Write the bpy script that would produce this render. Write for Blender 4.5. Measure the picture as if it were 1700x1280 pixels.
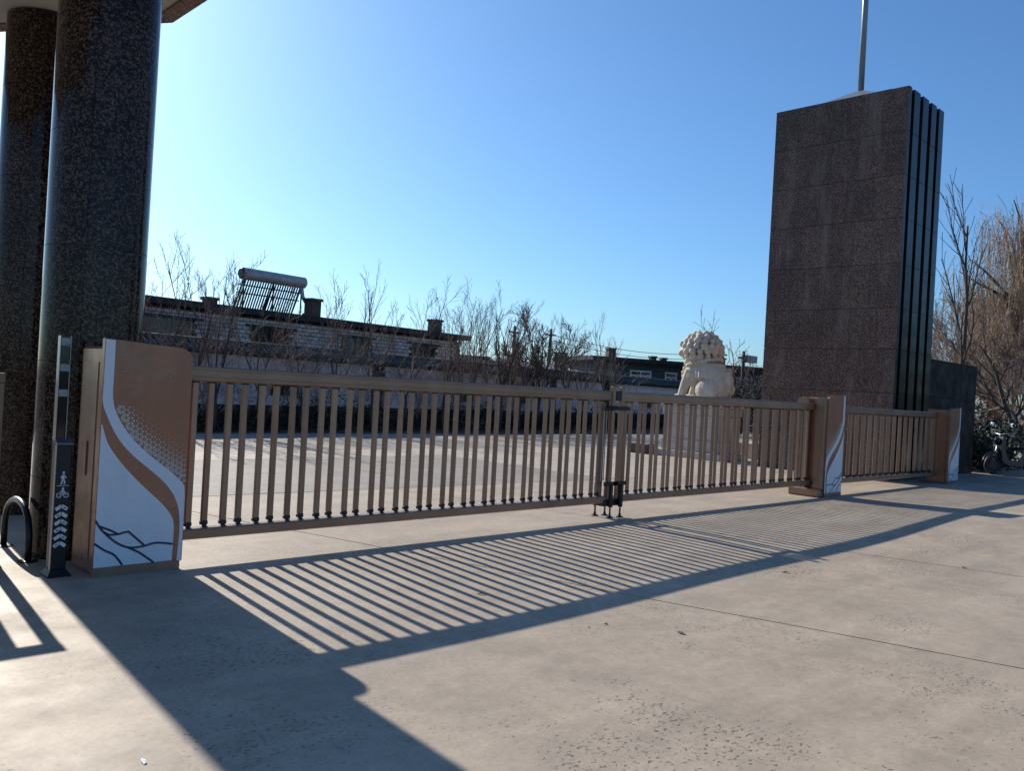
import bpy, math, random
from mathutils import Vector, Matrix, noise as mnoise

# ------------------------------------------------------------------ camera, world, sun, exposure
S = bpy.context.scene
for o in list(bpy.data.objects): bpy.data.objects.remove(o, do_unlink=True)
COL = S.collection
rad = math.radians
FPX, PITCH, ROLL, YAW, CAMH = 1398.2, rad(.2407), rad(3.196), rad(45.339), 1.5
_f = Vector((math.cos(YAW)*math.cos(PITCH), math.sin(YAW)*math.cos(PITCH), math.sin(PITCH)))
_r = Vector((math.sin(YAW), -math.cos(YAW), 0)); _u = _r.cross(_f)
CR = math.cos(ROLL)*_r + math.sin(ROLL)*_u; CU = -math.sin(ROLL)*_r + math.cos(ROLL)*_u; CF = _f
cam = bpy.data.cameras.new('camera'); camo = bpy.data.objects.new('camera', cam); COL.objects.link(camo)
cam.sensor_fit = 'HORIZONTAL'; cam.sensor_width = 36; cam.lens = FPX/1700*36; cam.clip_start = .05; cam.clip_end = 3000
camo.matrix_world = Matrix(((CR.x, CU.x, -CF.x, 0), (CR.y, CU.y, -CF.y, 0), (CR.z, CU.z, -CF.z, CAMH), (0, 0, 0, 1)))
S.camera = camo

SUN = Vector((.10, 1.0, .565)).normalized()
W = bpy.data.worlds.new('World'); S.world = W; W.use_nodes = True
nt = W.node_tree; nt.nodes.clear()
sky = nt.nodes.new('ShaderNodeTexSky'); sky.sky_type = 'NISHITA'; sky.sun_disc = False
sky.sun_elevation = math.asin(SUN.z); sky.sun_rotation = math.atan2(SUN.x, SUN.y)
sky.air_density = 1.0; sky.dust_density = 1.15; sky.ozone_density = 5.0; sky.altitude = 300
bg = nt.nodes.new('ShaderNodeBackground'); bg.inputs['Strength'].default_value = .115
tint = nt.nodes.new('ShaderNodeMix'); tint.data_type = 'RGBA'; tint.blend_type = 'MULTIPLY'; tint.inputs[0].default_value = 1; tint.inputs[7].default_value = (.62, .845, .99, 1)
wo = nt.nodes.new('ShaderNodeOutputWorld')
nt.links.new(sky.outputs[0], tint.inputs[6]); nt.links.new(tint.outputs[2], bg.inputs[0]); nt.links.new(bg.outputs[0], wo.inputs[0])
sl = bpy.data.lights.new('sun', 'SUN'); sl.energy = 5.0; sl.angle = rad(.53); sl.color = (1, .93, .82)
so = bpy.data.objects.new('sun', sl); COL.objects.link(so); so.location = (0, 0, 30)
so.rotation_euler = (-SUN).to_track_quat('-Z', 'Y').to_euler()
S.view_settings.view_transform = 'Standard'; S.view_settings.look = 'None'
S.view_settings.exposure = .35; S.view_settings.gamma = 1.0; S.view_settings.use_curve_mapping = False
S.render.engine = 'CYCLES'

# ------------------------------------------------------------------ pixel -> place (photo is 1700 x 1280)
def ray(x, y): return CR*((x-850)/FPX) - CU*((y-640)/FPX) + CF
CC = Vector((0, 0, CAMH))
def on_z(x, y, z=0.0): d = ray(x, y); return CC + d*((z-CAMH)/d.z)
def on_y(x, y, Y): d = ray(x, y); return CC + d*(Y/d.y)
def at_depth(x, y, s): return CC + ray(x, y)*s
WT = rad(7); UD = Vector((math.cos(WT), math.sin(WT), 0)); ND = Vector((-math.sin(WT), math.cos(WT), 0)); P0 = Vector((11.2, 22.6, 0))
def wl(u, v, z=0.0): return P0 + UD*u + ND*v + Vector((0, 0, z))

# ------------------------------------------------------------------ mesh helpers
class MB:
    def __init__(s): s.v = []; s.f = []
    def add(s, vs, fs):
        n = len(s.v); s.v += [tuple(v) for v in vs]; s.f += [tuple(i+n for i in f) for f in fs]; return s
    def box(s, x0, x1, y0, y1, z0, z1, b=0.0):
        if b <= 0:
            return s.add([(x0,y0,z0),(x1,y0,z0),(x1,y1,z0),(x0,y1,z0),(x0,y0,z1),(x1,y0,z1),(x1,y1,z1),(x0,y1,z1)],
                  [(3,2,1,0),(4,5,6,7),(0,1,5,4),(1,2,6,5),(2,3,7,6),(3,0,4,7)])
        b = min(b, (x1-x0)*.45, (y1-y0)*.45, (z1-z0)*.45); vs = []; idx = {}
        for ix, (xo, sx) in enumerate(((x0,1),(x1,-1))):
            for iy, (yo, sy) in enumerate(((y0,1),(y1,-1))):
                for iz, (zo, sz) in enumerate(((z0,1),(z1,-1))):
                    for a in range(3):
                        idx[(ix,iy,iz,a)] = len(vs)
                        vs.append((xo+(0 if a==0 else b*sx), yo+(0 if a==1 else b*sy), zo+(0 if a==2 else b*sz)))
        fs = []
        for i in (0,1):
            q = [(0,0),(1,0),(1,1),(0,1)]
            fs.append(tuple(idx[(i,a,c,0)] for a,c in (q[::-1] if i==0 else q)))
            fs.append(tuple(idx[(a,i,c,1)] for a,c in (q if i==0 else q[::-1])))
            fs.append(tuple(idx[(a,c,i,2)] for a,c in (q[::-1] if i==0 else q)))
        for i in (0,1):
            for j in (0,1):
                fl = (i^j)
                e = (idx[(i,j,0,0)],idx[(i,j,0,1)],idx[(i,j,1,1)],idx[(i,j,1,0)]); fs.append(e if not fl else e[::-1])
                e = (idx[(i,0,j,0)],idx[(i,1,j,0)],idx[(i,1,j,2)],idx[(i,0,j,2)]); fs.append(e if fl else e[::-1])
                e = (idx[(0,i,j,1)],idx[(0,i,j,2)],idx[(1,i,j,2)],idx[(1,i,j,1)]); fs.append(e if not fl else e[::-1])
                for k in (0,1):
                    e = tuple(idx[(i,j,k,a)] for a in range(3)); fs.append(e if (i^j^k) else e[::-1])
        return s.add(vs, fs)
    def tube(s, pts, rads, n=6, cap=True):
        pts = [Vector(p) for p in pts]; rings = []; vs = []; fs = []
        if not hasattr(rads, '__len__'): rads = [rads]*len(pts)
        up = Vector((.13, .21, .97))
        for i, p in enumerate(pts):
            t = (pts[min(i+1, len(pts)-1)] - pts[max(i-1, 0)])
            if t.length < 1e-9: t = Vector((0,0,1))
            t.normalize(); a = t.cross(up)
            if a.length < .1: a = t.cross(Vector((1,0,0)))
            a.normalize(); b = t.cross(a); up = -b if i else up
            up = a.cross(t) if a.cross(t).length > .1 else up
            for k in range(n):
                an = 2*math.pi*k/n; vs.append(p + (a*math.cos(an) + b*math.sin(an))*rads[i])
        for i in range(len(pts)-1):
            for k in range(n):
                k2 = (k+1) % n; fs.append((i*n+k, i*n+k2, (i+1)*n+k2, (i+1)*n+k))
        if cap: fs.append(tuple(range(n))[::-1]); fs.append(tuple((len(pts)-1)*n+k for k in range(n)))
        return s.add(vs, fs)
    def lathe(s, prof, n=24, c=(0,0)):
        vs = []; fs = []
        for r, z in prof:
            for k in range(n):
                a = 2*math.pi*k/n; vs.append((c[0]+r*math.cos(a), c[1]+r*math.sin(a), z))
        for i in range(len(prof)-1):
            for k in range(n):
                k2 = (k+1) % n; fs.append((i*n+k, i*n+k2, (i+1)*n+k2, (i+1)*n+k))
        fs.append(tuple(range(n))[::-1]); fs.append(tuple((len(prof)-1)*n+k for k in range(n)))
        return s.add(vs, fs)
    def prism_y(s, poly, y0, y1):          # poly in (x, z), counter-clockwise seen from -y
        n = len(poly)
        return s.add([(x,y0,z) for x,z in poly]+[(x,y1,z) for x,z in poly],
              [tuple(range(n)), tuple(range(2*n-1, n-1, -1))]+[(i, n+i, n+(i+1)%n, (i+1)%n) for i in range(n)])
    def prism_z(s, poly, z0, z1):          # poly in (x, y), counter-clockwise from above
        n = len(poly)
        return s.add([(x,y,z0) for x,y in poly]+[(x,y,z1) for x,y in poly],
              [tuple(range(n-1,-1,-1)), tuple(range(n, 2*n))]+[(i, (i+1)%n, n+(i+1)%n, n+i) for i in range(n)])
    def ellipsoid(s, c, r, nu=14, nv=9, R=None):
        vs = []; fs = []; c = Vector(c)
        for j in range(nv+1):
            th = math.pi*j/nv
            for i in range(nu):
                ph = 2*math.pi*i/nu
                p = Vector((r[0]*math.sin(th)*math.cos(ph), r[1]*math.sin(th)*math.sin(ph), r[2]*math.cos(th)))
                if R: p = R @ p
                vs.append(c+p)
        for j in range(nv):
            for i in range(nu):
                i2 = (i+1) % nu; fs.append((j*nu+i, (j+1)*nu+i, (j+1)*nu+i2, j*nu+i2))
        return s.add(vs, fs)
    def mesh(s, name, smooth=False):
        m = bpy.data.meshes.new(name); m.from_pydata(s.v, [], s.f); m.validate(clean_customdata=False)
        if smooth: m.polygons.foreach_set('use_smooth', [True]*len(m.polygons))
        m.update(); return m
    def build(s, name, mat, parent=None, smooth=False, frame=None):
        return link(name, s.mesh(name, smooth), mat, parent, frame)

def link(name, me, mat, parent=None, frame=None):
    o = bpy.data.objects.new(name, me)
    if mat and not me.materials: me.materials.append(mat)
    COL.objects.link(o)
    if parent: o.parent = parent
    if frame is not None: o.matrix_local = frame
    return o
def tag(o, label=None, cat=None, group=None, kind=None):
    if label: o['label'] = label
    if cat: o['category'] = cat
    if group: o['group'] = group
    if kind: o['kind'] = kind
    return o
def thing(name, label, cat, loc=(0,0,0), rz=0.0, group=None):
    o = bpy.data.objects.new(name, None); o.empty_display_size = .2; COL.objects.link(o)
    o.location = loc; o.rotation_euler = (0, 0, rz); return tag(o, label, cat, group)
def copy_tree(o, parent=None):
    c = o.copy(); COL.objects.link(c); c.parent = parent
    for ch in o.children: copy_tree(ch, c)
    return c
def sm(a, b, x):
    t = max(0, min(1, (x-a)/(b-a))); return t*t*(3-2*t)

# ------------------------------------------------------------------ materials
class NT:
    def __init__(s, name):
        s.m = bpy.data.materials.new(name); s.m.use_nodes = True; s.t = s.m.node_tree
        s.b = s.t.nodes['Principled BSDF']; s.pos = s.n('ShaderNodeNewGeometry').outputs['Position']
    def n(s, k, **kw):
        x = s.t.nodes.new(k)
        for a, v in kw.items(): setattr(x, a, v)
        return x
    def L(s, a, b): s.t.links.new(a, b)
    def set(s, col=None, rough=None, metal=None, spec=None):
        if col is not None: s.b.inputs['Base Color'].default_value = (*col, 1)
        if rough is not None: s.b.inputs['Roughness'].default_value = rough
        if metal is not None: s.b.inputs['Metallic'].default_value = metal
        if spec is not None: s.b.inputs['Specular IOR Level'].default_value = spec
        return s
    def noise(s, scale, detail=4, rough=.55, vec=None, stretch=None):
        x = s.n('ShaderNodeTexNoise'); x.inputs['Scale'].default_value = scale; x.inputs['Detail'].default_value = detail; x.inputs['Roughness'].default_value = rough
        v = vec or s.pos
        if stretch:
            mp = s.n('ShaderNodeMapping'); mp.inputs['Scale'].default_value = stretch; s.L(v, mp.inputs['Vector']); v = mp.outputs[0]
        s.L(v, x.inputs['Vector']); return x.outputs['Fac']
    def voro(s, scale, feature='F1', out='Distance', vec=None):
        x = s.n('ShaderNodeTexVoronoi', feature=feature); x.inputs['Scale'].default_value = scale; s.L(vec or s.pos, x.inputs['Vector']); return x.outputs[out]
    def ramp(s, fac, stops):
        x = s.n('ShaderNodeValToRGB'); e = x.color_ramp.elements
        while len(e) < len(stops): e.new(.5)
        for el, (p, c) in zip(e, stops): el.position = p; el.color = (*c, 1) if hasattr(c, '__len__') else (c, c, c, 1)
        s.L(fac, x.inputs[0]); return x.outputs[0]
    def mix(s, fac, a, b, mode='MIX'):
        x = s.n('ShaderNodeMix', data_type='RGBA', blend_type=mode)
        for sock, v in ((x.inputs[0], fac), (x.inputs[6], a), (x.inputs[7], b)):
            if hasattr(v, 'is_output') or isinstance(v, bpy.types.NodeSocket): s.L(v, sock)
            elif hasattr(v, '__len__'): sock.default_value = (*v, 1)
            else: sock.default_value = v
        return x.outputs[2]
    def math(s, op, a, b=0.0):
        x = s.n('ShaderNodeMath', operation=op)
        for sock, v in ((x.inputs[0], a), (x.inputs[1], b)):
            if isinstance(v, bpy.types.NodeSocket): s.L(v, sock)
            else: sock.default_value = v
        return x.outputs[0]
    def col(s, sock): s.L(sock, s.b.inputs['Base Color']); return s
    def rough(s, sock): s.L(sock, s.b.inputs['Roughness']); return s
    def bump(s, h, strength=.3, dist=.01):
        x = s.n('ShaderNodeBump'); x.inputs['Strength'].default_value = strength; x.inputs['Distance'].default_value = dist
        s.L(h, x.inputs['Height']); s.L(x.outputs[0], s.b.inputs['Normal']); return s
def plain(name, c, rough=.6, metal=0.0, var=.15, scale=6, bump=.0, bscale=60, spec=.5):
    n = NT(name).set(c, rough, metal, spec)
    f = n.noise(scale, 5)
    n.col(n.ramp(f, [(.3, tuple(v*(1-var) for v in c)), (.7, tuple(min(1, v*(1+var)) for v in c))]))
    if bump: n.bump(n.noise(bscale, 3), bump, .004)
    return n.m
def rgb(h): return tuple(((v/255+.055)/1.055)**2.4 if v/255 > .04045 else v/255/12.92 for v in h)

def mat_concrete(name, base, warm, pits=True, stain=.62, dark=.70):
    n = NT(name).set(None, .6, 0, .36)
    big = n.noise(.22, 5, .6); mid = n.noise(1.3, 6, .65); fine = n.noise(38, 4, .7); streak = n.noise(1.0, 5, .6, stretch=(.35, 2.2, 1))
    c = n.ramp(big, [(.3, base), (.72, warm)])
    c = n.mix(n.math('MULTIPLY', n.ramp(mid, [(.38, 0.0), (.72, 1.0)]), stain), c, tuple(v*dark for v in base))
    c = n.mix(n.math('MULTIPLY', n.ramp(streak, [(.45, 0.0), (.72, 1.0)]), .55), c, tuple(min(1, v*1.16) for v in warm))
    c = n.mix(.8, c, n.ramp(fine, [(.25, .80), (.75, 1.13)]), 'MULTIPLY')
    c = n.mix(.75, c, n.ramp(n.noise(7.5, 5, .7), [(.3, .84), (.7, 1.14)]), 'MULTIPLY')
    blot = n.ramp(n.noise(.5, 3, .5, stretch=(1.3, .8, 1)), [(.60, 0.0), (.68, 1.0)]); c = n.mix(n.math('MULTIPLY', blot, .28), c, tuple(v*.62 for v in base))
    h = n.math('ADD', n.math('MULTIPLY', fine, .25), n.math('MULTIPLY', n.noise(9, 4), .6))
    if pits:
        zone = n.ramp(n.noise(.75, 4, .62, stretch=(.9, 1.0, 1)), [(.45, 0.0), (.60, 1.0)])
        sp = n.noise(44, 3, .62, stretch=(.8, 1.25, 1)); th = n.math('SUBTRACT', .705, n.math('MULTIPLY', zone, .125))
        pit = n.ramp(n.math('SUBTRACT', sp, th), [(.0, 0.0), (.03, 1.0)])
        c = n.mix(n.math('MULTIPLY', pit, .85), c, tuple(v*.26 for v in base))
        h = n.math('SUBTRACT', h, n.math('MULTIPLY', pit, .9))
    n.rough(n.ramp(n.noise(2.4, 5, .6), [(.3, .54), (.7, .74)]))
    n.col(c); n.bump(h, .35, .008)
    return n.m
M = {}
M['concrete'] = mat_concrete('pale_concrete', (.335, .272, .208), (.42, .345, .262))
M['yard'] = mat_concrete('yard_concrete', (.37, .31, .25), (.45, .38, .305), pits=False)
M['rough'] = mat_concrete('coarse_concrete', (.245, .208, .172), (.315, .268, .222), pits=True, stain=.7)
M['old'] = mat_concrete('old_shaded_concrete', (.27, .23, .19), (.34, .29, .24), pits=True, stain=.7)  # old grey concrete, darkened in its colour for the branch shadows
n = NT('earth').set(None, .95); n.col(n.ramp(n.noise(2.2, 6), [(.3, (.05, .042, .034)), (.7, (.105, .088, .068))])).bump(n.noise(25, 4), .6, .03); M['earth'] = n.m

def mat_granite(name, cols, scale, rough, streak=.0):
    n = NT(name).set(None, rough, 0, .5)
    wv = n.n('ShaderNodeTexVoronoi', feature='F1'); wv.inputs['Scale'].default_value = scale; n.L(n.pos, wv.inputs['Vector'])
    sp = n.n('ShaderNodeSeparateColor'); n.L(wv.outputs['Color'], sp.inputs[0])
    c = n.ramp(sp.outputs[0], cols)
    w2 = n.n('ShaderNodeTexVoronoi', feature='F1'); w2.inputs['Scale'].default_value = scale*2.3; n.L(n.pos, w2.inputs['Vector'])
    s2 = n.n('ShaderNodeSeparateColor'); n.L(w2.outputs['Color'], s2.inputs[0])
    c = n.mix(n.ramp(s2.outputs[1], [(.62, 0.0), (.68, .85)]), c, cols[0][1])
    c = n.mix(.7, c, n.ramp(n.noise(1.1, 5), [(.3, .72), (.7, 1.2)]), 'MULTIPLY')
    oi = n.n('ShaderNodeObjectInfo'); c = n.mix(1.0, c, n.ramp(oi.outputs['Random'], [(.0, .80), (1.0, 1.18)]), 'MULTIPLY')
    if streak:
        st = n.ramp(n.noise(1.3, 5, .6, stretch=(2.6, 2.6, .55)), [(.53, 0.0), (.66, 1.0)])
        c = n.mix(n.math('MULTIPLY', st, streak), c, (.25, .19, .16))
    n.col(c); n.rough(n.ramp(n.noise(3, 4), [(.3, rough*.75), (.7, min(1, rough*1.4))]))
    return n.m
M['granite'] = mat_granite('polished_black_brown_granite', [(.0, (.007, .0045, .003)), (.40, (.016, .010, .007)), (.54, (.060, .039, .028)), (.80, (.135, .092, .070)), (1.0, (.045, .027, .018))], 72, .10)
M['granite'].node_tree.nodes['Principled BSDF'].inputs['Specular IOR Level'].default_value = .17
M['granite_tower'] = mat_granite('red_brown_granite', [(.0, (.050, .026, .018)), (.4, (.115, .066, .048)), (.65, (.20, .120, .088)), (.85, (.30, .20, .155)), (1.0, (.125, .068, .050))], 55, .45, .34)
M['granite_tower'].node_tree.nodes['Principled BSDF'].inputs['Specular IOR Level'].default_value = .28
M['granite_wall'] = mat_granite('dull_dark_granite', [(.0, (.010, .008, .007)), (.5, (.022, .017, .015)), (.8, (.045, .034, .030)), (1.0, (.02, .014, .012))], 40, .6)
M['granite_wall'].node_tree.nodes['Principled BSDF'].inputs['Specular IOR Level'].default_value = .15
M['granite_fin'] = mat_granite('polished_dark_granite', [(.0, (.006, .005, .005)), (.5, (.018, .014, .012)), (.8, (.045, .034, .028)), (1.0, (.02, .014, .012))], 40, .14)
M['granite_fin'].node_tree.nodes['Principled BSDF'].inputs['Specular IOR Level'].default_value = .3
M['joint'] = plain('dark_joint', (.012, .011, .010), .9)  # even dark colour of the cores that show in the joints

def mat_bronze(name, c, rough=.36, metal=.35):
    n = NT(name).set(None, rough, metal, .32)
    cc = n.ramp(n.noise(2.2, 4, .6, stretch=(1, 1, .3)), [(.3, tuple(v*.82 for v in c)), (.7, tuple(v*1.16 for v in c))])
    oi = n.n('ShaderNodeObjectInfo'); cc = n.mix(1.0, cc, n.ramp(oi.outputs['Random'], [(.0, .88), (1.0, 1.10)]), 'MULTIPLY')
    cc = n.mix(n.math('MULTIPLY', n.ramp(n.noise(5.5, 6, .7), [(.52, 0.0), (.74, 1.0)]), .30), cc, (.36, .31, .26))     # dust film
    n.col(cc)
    n.rough(n.ramp(n.noise(7, 5), [(.3, rough*.8), (.75, min(1, rough*1.35))])); n.bump(n.noise(160, 2), .06, .001)
    return n.m
M['bronze'] = mat_bronze('bronze_paint', (.31, .196, .132), .33, .45)
M['bronze_panel'] = mat_bronze('brown_metallic_panel', (.36, .168, .100), .22, .22)
M['bronze_light'] = plain('pale_bronze_print', (.48, .43, .37), .4, .1)
M['rubber'] = plain('black_rubber', (.012, .012, .012), .55)
M['blackmetal'] = plain('black_metal', (.016, .016, .018), .35, .4)
n = NT('white_print').set(None, .3)
c = n.mix(n.math('MULTIPLY', n.ramp(n.noise(4, 6, .7, stretch=(1.5, 1.5, .6)), [(.5, 0.0), (.75, 1.0)]), .22), (.67, .69, .73), (.42, .37, .32)); n.col(c); M['print_white'] = n.m
M['print_navy'] = plain('navy_print', (.012, .03, .07), .35, 0, .1)
M['steel'] = plain('brushed_steel', (.36, .35, .34), .35, .85, .1)
M['label'] = plain('grey_label', (.26, .29, .29), .4)
M['screen'] = plain('black_glass', (.006, .006, .007), .06, 0, .0)
M['cap_reflect'] = plain('blue_reflect_cap', (.10, .13, .17), .15, .3)  # blue reflection on the sloped top is put into this colour
M['stone'] = None
n = NT('weathered_white_marble').set(None, .75, 0, .3)
c = n.ramp(n.noise(3.2, 6, .65), [(.3, (.46, .39, .30)), (.7, (.66, .60, .50))])
c = n.mix(n.ramp(n.noise(5, 5, .6, stretch=(2.4, 2.4, .5)), [(.5, 0.0), (.78, .65)]), c, (.27, .215, .155))
n.col(c); n.bump(n.noise(30, 4), .35, .012); M['stone'] = n.m
n = NT('pedestal_stone').set(None, .8, 0, .3)
c = n.ramp(n.noise(2.2, 6, .65), [(.3, (.46, .385, .32)), (.7, (.60, .52, .45))])
c = n.mix(n.ramp(n.noise(1.6, 5, .6, stretch=(1.8, 1.8, .5)), [(.55, 0.0), (.75, .5)]), c, (.22, .17, .13))
n.col(c); n.bump(n.noise(24, 4), .3, .01); M['ped'] = n.m
n = NT('whitewashed_plaster').set(None, .9)
c = n.ramp(n.noise(1.1, 6, .6), [(.3, (.64, .62, .62)), (.7, (.80, .78, .78))])
c = n.mix(n.ramp(n.noise(1.5, 5, .6, stretch=(1.2, 1.2, .35)), [(.55, 0.0), (.8, .6)]), c, (.27, .25, .24)); n.col(c); n.bump(n.noise(14, 4), .3, .01); M['plaster'] = n.m
M['dado'] = plain('dark_red_dado', (.055, .026, .022), .8, 0, .35, 2)
for i, c in enumerate(((.58, .50, .44), (.52, .44, .37), (.62, .56, .51), (.47, .38, .32))): M['brick%d' % i] = plain('pale_glazed_brick', c, .6, 0, .18, 3)
M['mortar'] = plain('dark_mortar', (.055, .047, .042), .9)
M['tile'] = plain('weathered_green_tile', (.050, .060, .046), .55, 0, .5, 5)
M['tile_dark'] = plain('dark_roof_tile', (.050, .046, .045), .7, 0, .35, 4)
M['roof_pale'] = plain('pale_cement_roof', (.36, .37, .40), .8, 0, .15, 2)
M['tar'] = plain('dark_roof_edge', (.024, .024, .026), .8, 0, .3, 3)
M['chimney'] = plain('sooty_brick', (.10, .068, .055), .9, 0, .35, 9)
M['glass'] = plain('dark_window_glass', (.012, .014, .017), .08, 0, .0)
M['winwhite'] = plain('white_window_frame', (.62, .60, .62), .5)
M['winbrown'] = plain('brown_window_frame', (.10, .045, .025), .6)
M['wallgreen'] = plain('dark_green_grey_wall', (.040, .056, .058), .8, 0, .25, 2)
M['tank'] = plain('galvanised_tank', (.42, .40, .40), .5, .35, .2, 5)
M['vac'] = plain('vacuum_tube_glass', (.02, .021, .026), .15, 0, .1)
M['bark'] = plain('dark_bark', (.075, .057, .045), .9, 0, .3, 12)
M['twig'] = plain('grey_brown_twig', (.16, .115, .09), .9, 0, .3, 9)
M['twig_pale'] = plain('pale_dry_twig', (.28, .21, .17), .9, 0, .3, 9)
M['willow'] = plain('dry_willow_strand', (.34, .25, .17), .85, 0, .35, 7)
M['redleaf'] = plain('dry_red_leaf', (.20, .065, .035), .8, 0, .4, 14)
M['dryleaf'] = plain('dry_brown_leaf', (.16, .10, .055), .85, 0, .4, 14)
M['hedge'] = plain('dark_evergreen_leaf', (.016, .026, .014), .7, 0, .45, 12)
M['pole'] = plain('painted_grey_pole', (.22, .25, .27), .4, .3, .1)
M['wood'] = plain('weathered_pole', (.06, .05, .045), .9)
M['wire'] = plain('black_cable', (.02, .02, .022), .7)
M['soffit'] = plain('soffit_panel', (.34, .33, .31), .6, 0, .06, 1)
M['scooter'] = plain('dark_scooter_paint', (.02, .024, .03), .3, .1)
M['mirror'] = plain('mirror_glass', (.8, .82, .85), .03, 1.0, 0)
M['leafbrown'] = plain('fallen_leaf', (.11, .075, .045), .9, 0, .4, 20)
M['stonechip'] = plain('pale_pebble', (.45, .41, .37), .85)

# ------------------------------------------------------------------ ground and pavements
def gh(x, y):
    front = sm(6.1, 4.6, y) if y < 6.1 else 0.0
    z = .10*sm(7.5, 16, x)*sm(6.1, 3.3, y) if y < 6.1 else 0.0
    return z + front*(.008*math.sin(x*1.05+.6) + .006*math.sin(x*.47+y*.8))
g = MB(); g.add([(-700,-700,-.06),(1500,-700,-.06),(1500,1500,-.06),(-700,1500,-.06)], [(0,1,2,3)])
tag(g.build('ground', M['earth']), kind='structure')
def YJ(x): return 10.09-.0625*x + .012*math.sin(x*2.1)
def XJ(k, y): return 5.12-.248*(y-4.07)+3.47*k + .008*math.sin(y*3+k)
def slab(fx0, fx1, y0f, y1f, mat, parent, nx=8, ny=26, gap=.009, flat=False, name='slab', top=0.0):
    b = MB(); vs = []; fs = []; N = nx+1
    for j in range(ny+1):
        for i in range(N):
            t = j/ny; s = i/nx
            x = fx0(0)*(1-s)+fx1(0)*s
            for _ in range(3):
                ya, yb = y0f(x)+gap, y1f(x)-gap; y = ya*(1-t)+yb*t
                x = (fx0(y)+gap)*(1-s)+(fx1(y)-gap)*s
            vs.append((x, y, top+(0 if flat else gh(x, y))))
    for j in range(ny):
        for i in range(nx): a = j*N+i; fs.append((a, a+1, a+N+1, a+N))
    ring = [i for i in range(N)]+[j*N+nx for j in range(1, ny+1)]+[ny*N+i for i in range(nx-1, -1, -1)]+[j*N for j in range(ny-1, 0, -1)]
    o = len(vs); vs += [(vs[i][0], vs[i][1], -.055) for i in ring]
    for q in range(len(ring)): q2 = (q+1) % len(ring); fs.append((ring[q2], ring[q], o+q, o+q2))
    b.add(vs, fs); return b.build(name, mat, parent)
apron = bpy.data.objects.new('concrete_apron', None); COL.objects.link(apron); tag(apron, kind='structure')
KJ = [-9, -4, 0, 1, 4, 8]
for k0, k in zip(KJ[:-1], KJ[1:]):
    slab(lambda y, k=k0: XJ(k, y), lambda y, k=k: XJ(k, y), lambda x: -9.0, lambda x: YJ(x)-.014, M['concrete'], apron, 6*(k-k0)+6, 64)
yard = bpy.data.objects.new('courtyard_pavement', None); COL.objects.link(yard); tag(yard, kind='structure')
XC = [-14, -8, -2, 4, 8.2, 11.8, 16, 21, 27, 33, 40]
cn = lambda v: (lambda y: v)
for a, b_ in zip(XC[:-1], XC[1:]):
    slab(cn(a), cn(b_), YJ, lambda x: 13.85+.05*math.sin(x*.9), M['rough'] if b_ < 12 else M['yard'], yard, 6, 3, .008, True)
    slab(cn(a+.8), cn(b_+.8), lambda x: 13.85+.05*math.sin(x*.9), lambda x: 15.35, M['yard'], yard, 6, 2, .008, True)
    slab(cn(a-.6), cn(b_-.6), lambda x: 15.35, lambda x: 19.9, M['old'], yard, 4, 2, .008, True)  # strip where branch shade is painted into the concrete tone

# ------------------------------------------------------------------ entrance columns and canopy
SOF = 4.95
def column(cx, cy, label):
    t = thing('granite_column', label, 'column', (cx, cy, 0), 0, 'round granite columns under the canopy')
    MB().lathe([(.362, 0), (.362, SOF)], 40).build('core', M['joint'], t, True)
    zs = [0, .62, 1.52, 2.42, 3.32, 4.22, SOF]
    for a, b in zip(zs[:-1], zs[1:]):
        for q in range(2):      # two half shells per course
            n_ = 26; vs = []; fs = []; a0 = math.pi*q + 1.05
            for i in range(n_+1):
                an = a0 + .004 + (math.pi-.008)*i/n_; c_, s_ = math.cos(an), math.sin(an)
                vs += [(.375*c_, .375*s_, a+.002), (.375*c_, .375*s_, b-.002)]
            for i in range(n_): fs.append((2*i, 2*i+2, 2*i+3, 2*i+1))
            k0 = len(vs)
            for i in range(n_+1):        # edges of the shell, own vertices so the face shades evenly
                an = a0 + .004 + (math.pi-.008)*i/n_; c_, s_ = math.cos(an), math.sin(an)
                vs += [(.375*c_, .375*s_, a+.002), (.363*c_, .363*s_, a+.002), (.375*c_, .375*s_, b-.002), (.363*c_, .363*s_, b-.002)]
            for i in range(n_):
                e = k0+4*i; f = e+4; fs += [(e+1, f+1, f, e), (e+2, f+2, f+3, e+3)]
            o = MB().add(vs, fs).build('shell', M['granite'], t, True)
    return t
column(2.354, 7.227, 'round polished dark granite column right behind the printed brown cabinet')
column(2.53, 9.55, 'round polished dark granite column standing deeper in, behind the steel hoop')
can = thing('entrance_canopy', 'flat canopy slab with grey soffit resting on the two granite columns', 'canopy', (0, 0, SOF))
poly = [(-2.5, 5.6), (3.335, 5.6), (3.335, 8.45), (2.245, 10.2), (1.2, 11.88), (-2.5, 11.88)]
ins = [(-2.4, 5.75), (3.18, 5.75), (3.18, 8.40), (2.11, 10.12), (1.10, 11.72), (-2.4, 11.72)]
b = MB(); b.add([(x, y, 0) for x, y in poly]+[(x, y, 0) for x, y in ins]+[(x, y, .02) for x, y in ins], [])
k = len(poly); b.f += [(i, k+i, k+(i+1) % k, (i+1) % k) for i in range(k)] + [(k+i, 2*k+i, 2*k+(i+1) % k, k+(i+1) % k) for i in range(k)]
b.build('border', M['granite_tower'], can)
MB().prism_z(ins, .02, .06).build('soffit', M['soffit'], can)
b = MB(); b.add([(x, y, 0) for x, y in poly]+[(x, y, .62) for x, y in poly], [(i, (i+1) % k, k+(i+1) % k, k+i) for i in range(k)]+[tuple(range(k, 2*k))]); b.build('fascia', M['granite_tower'], can)

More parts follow.
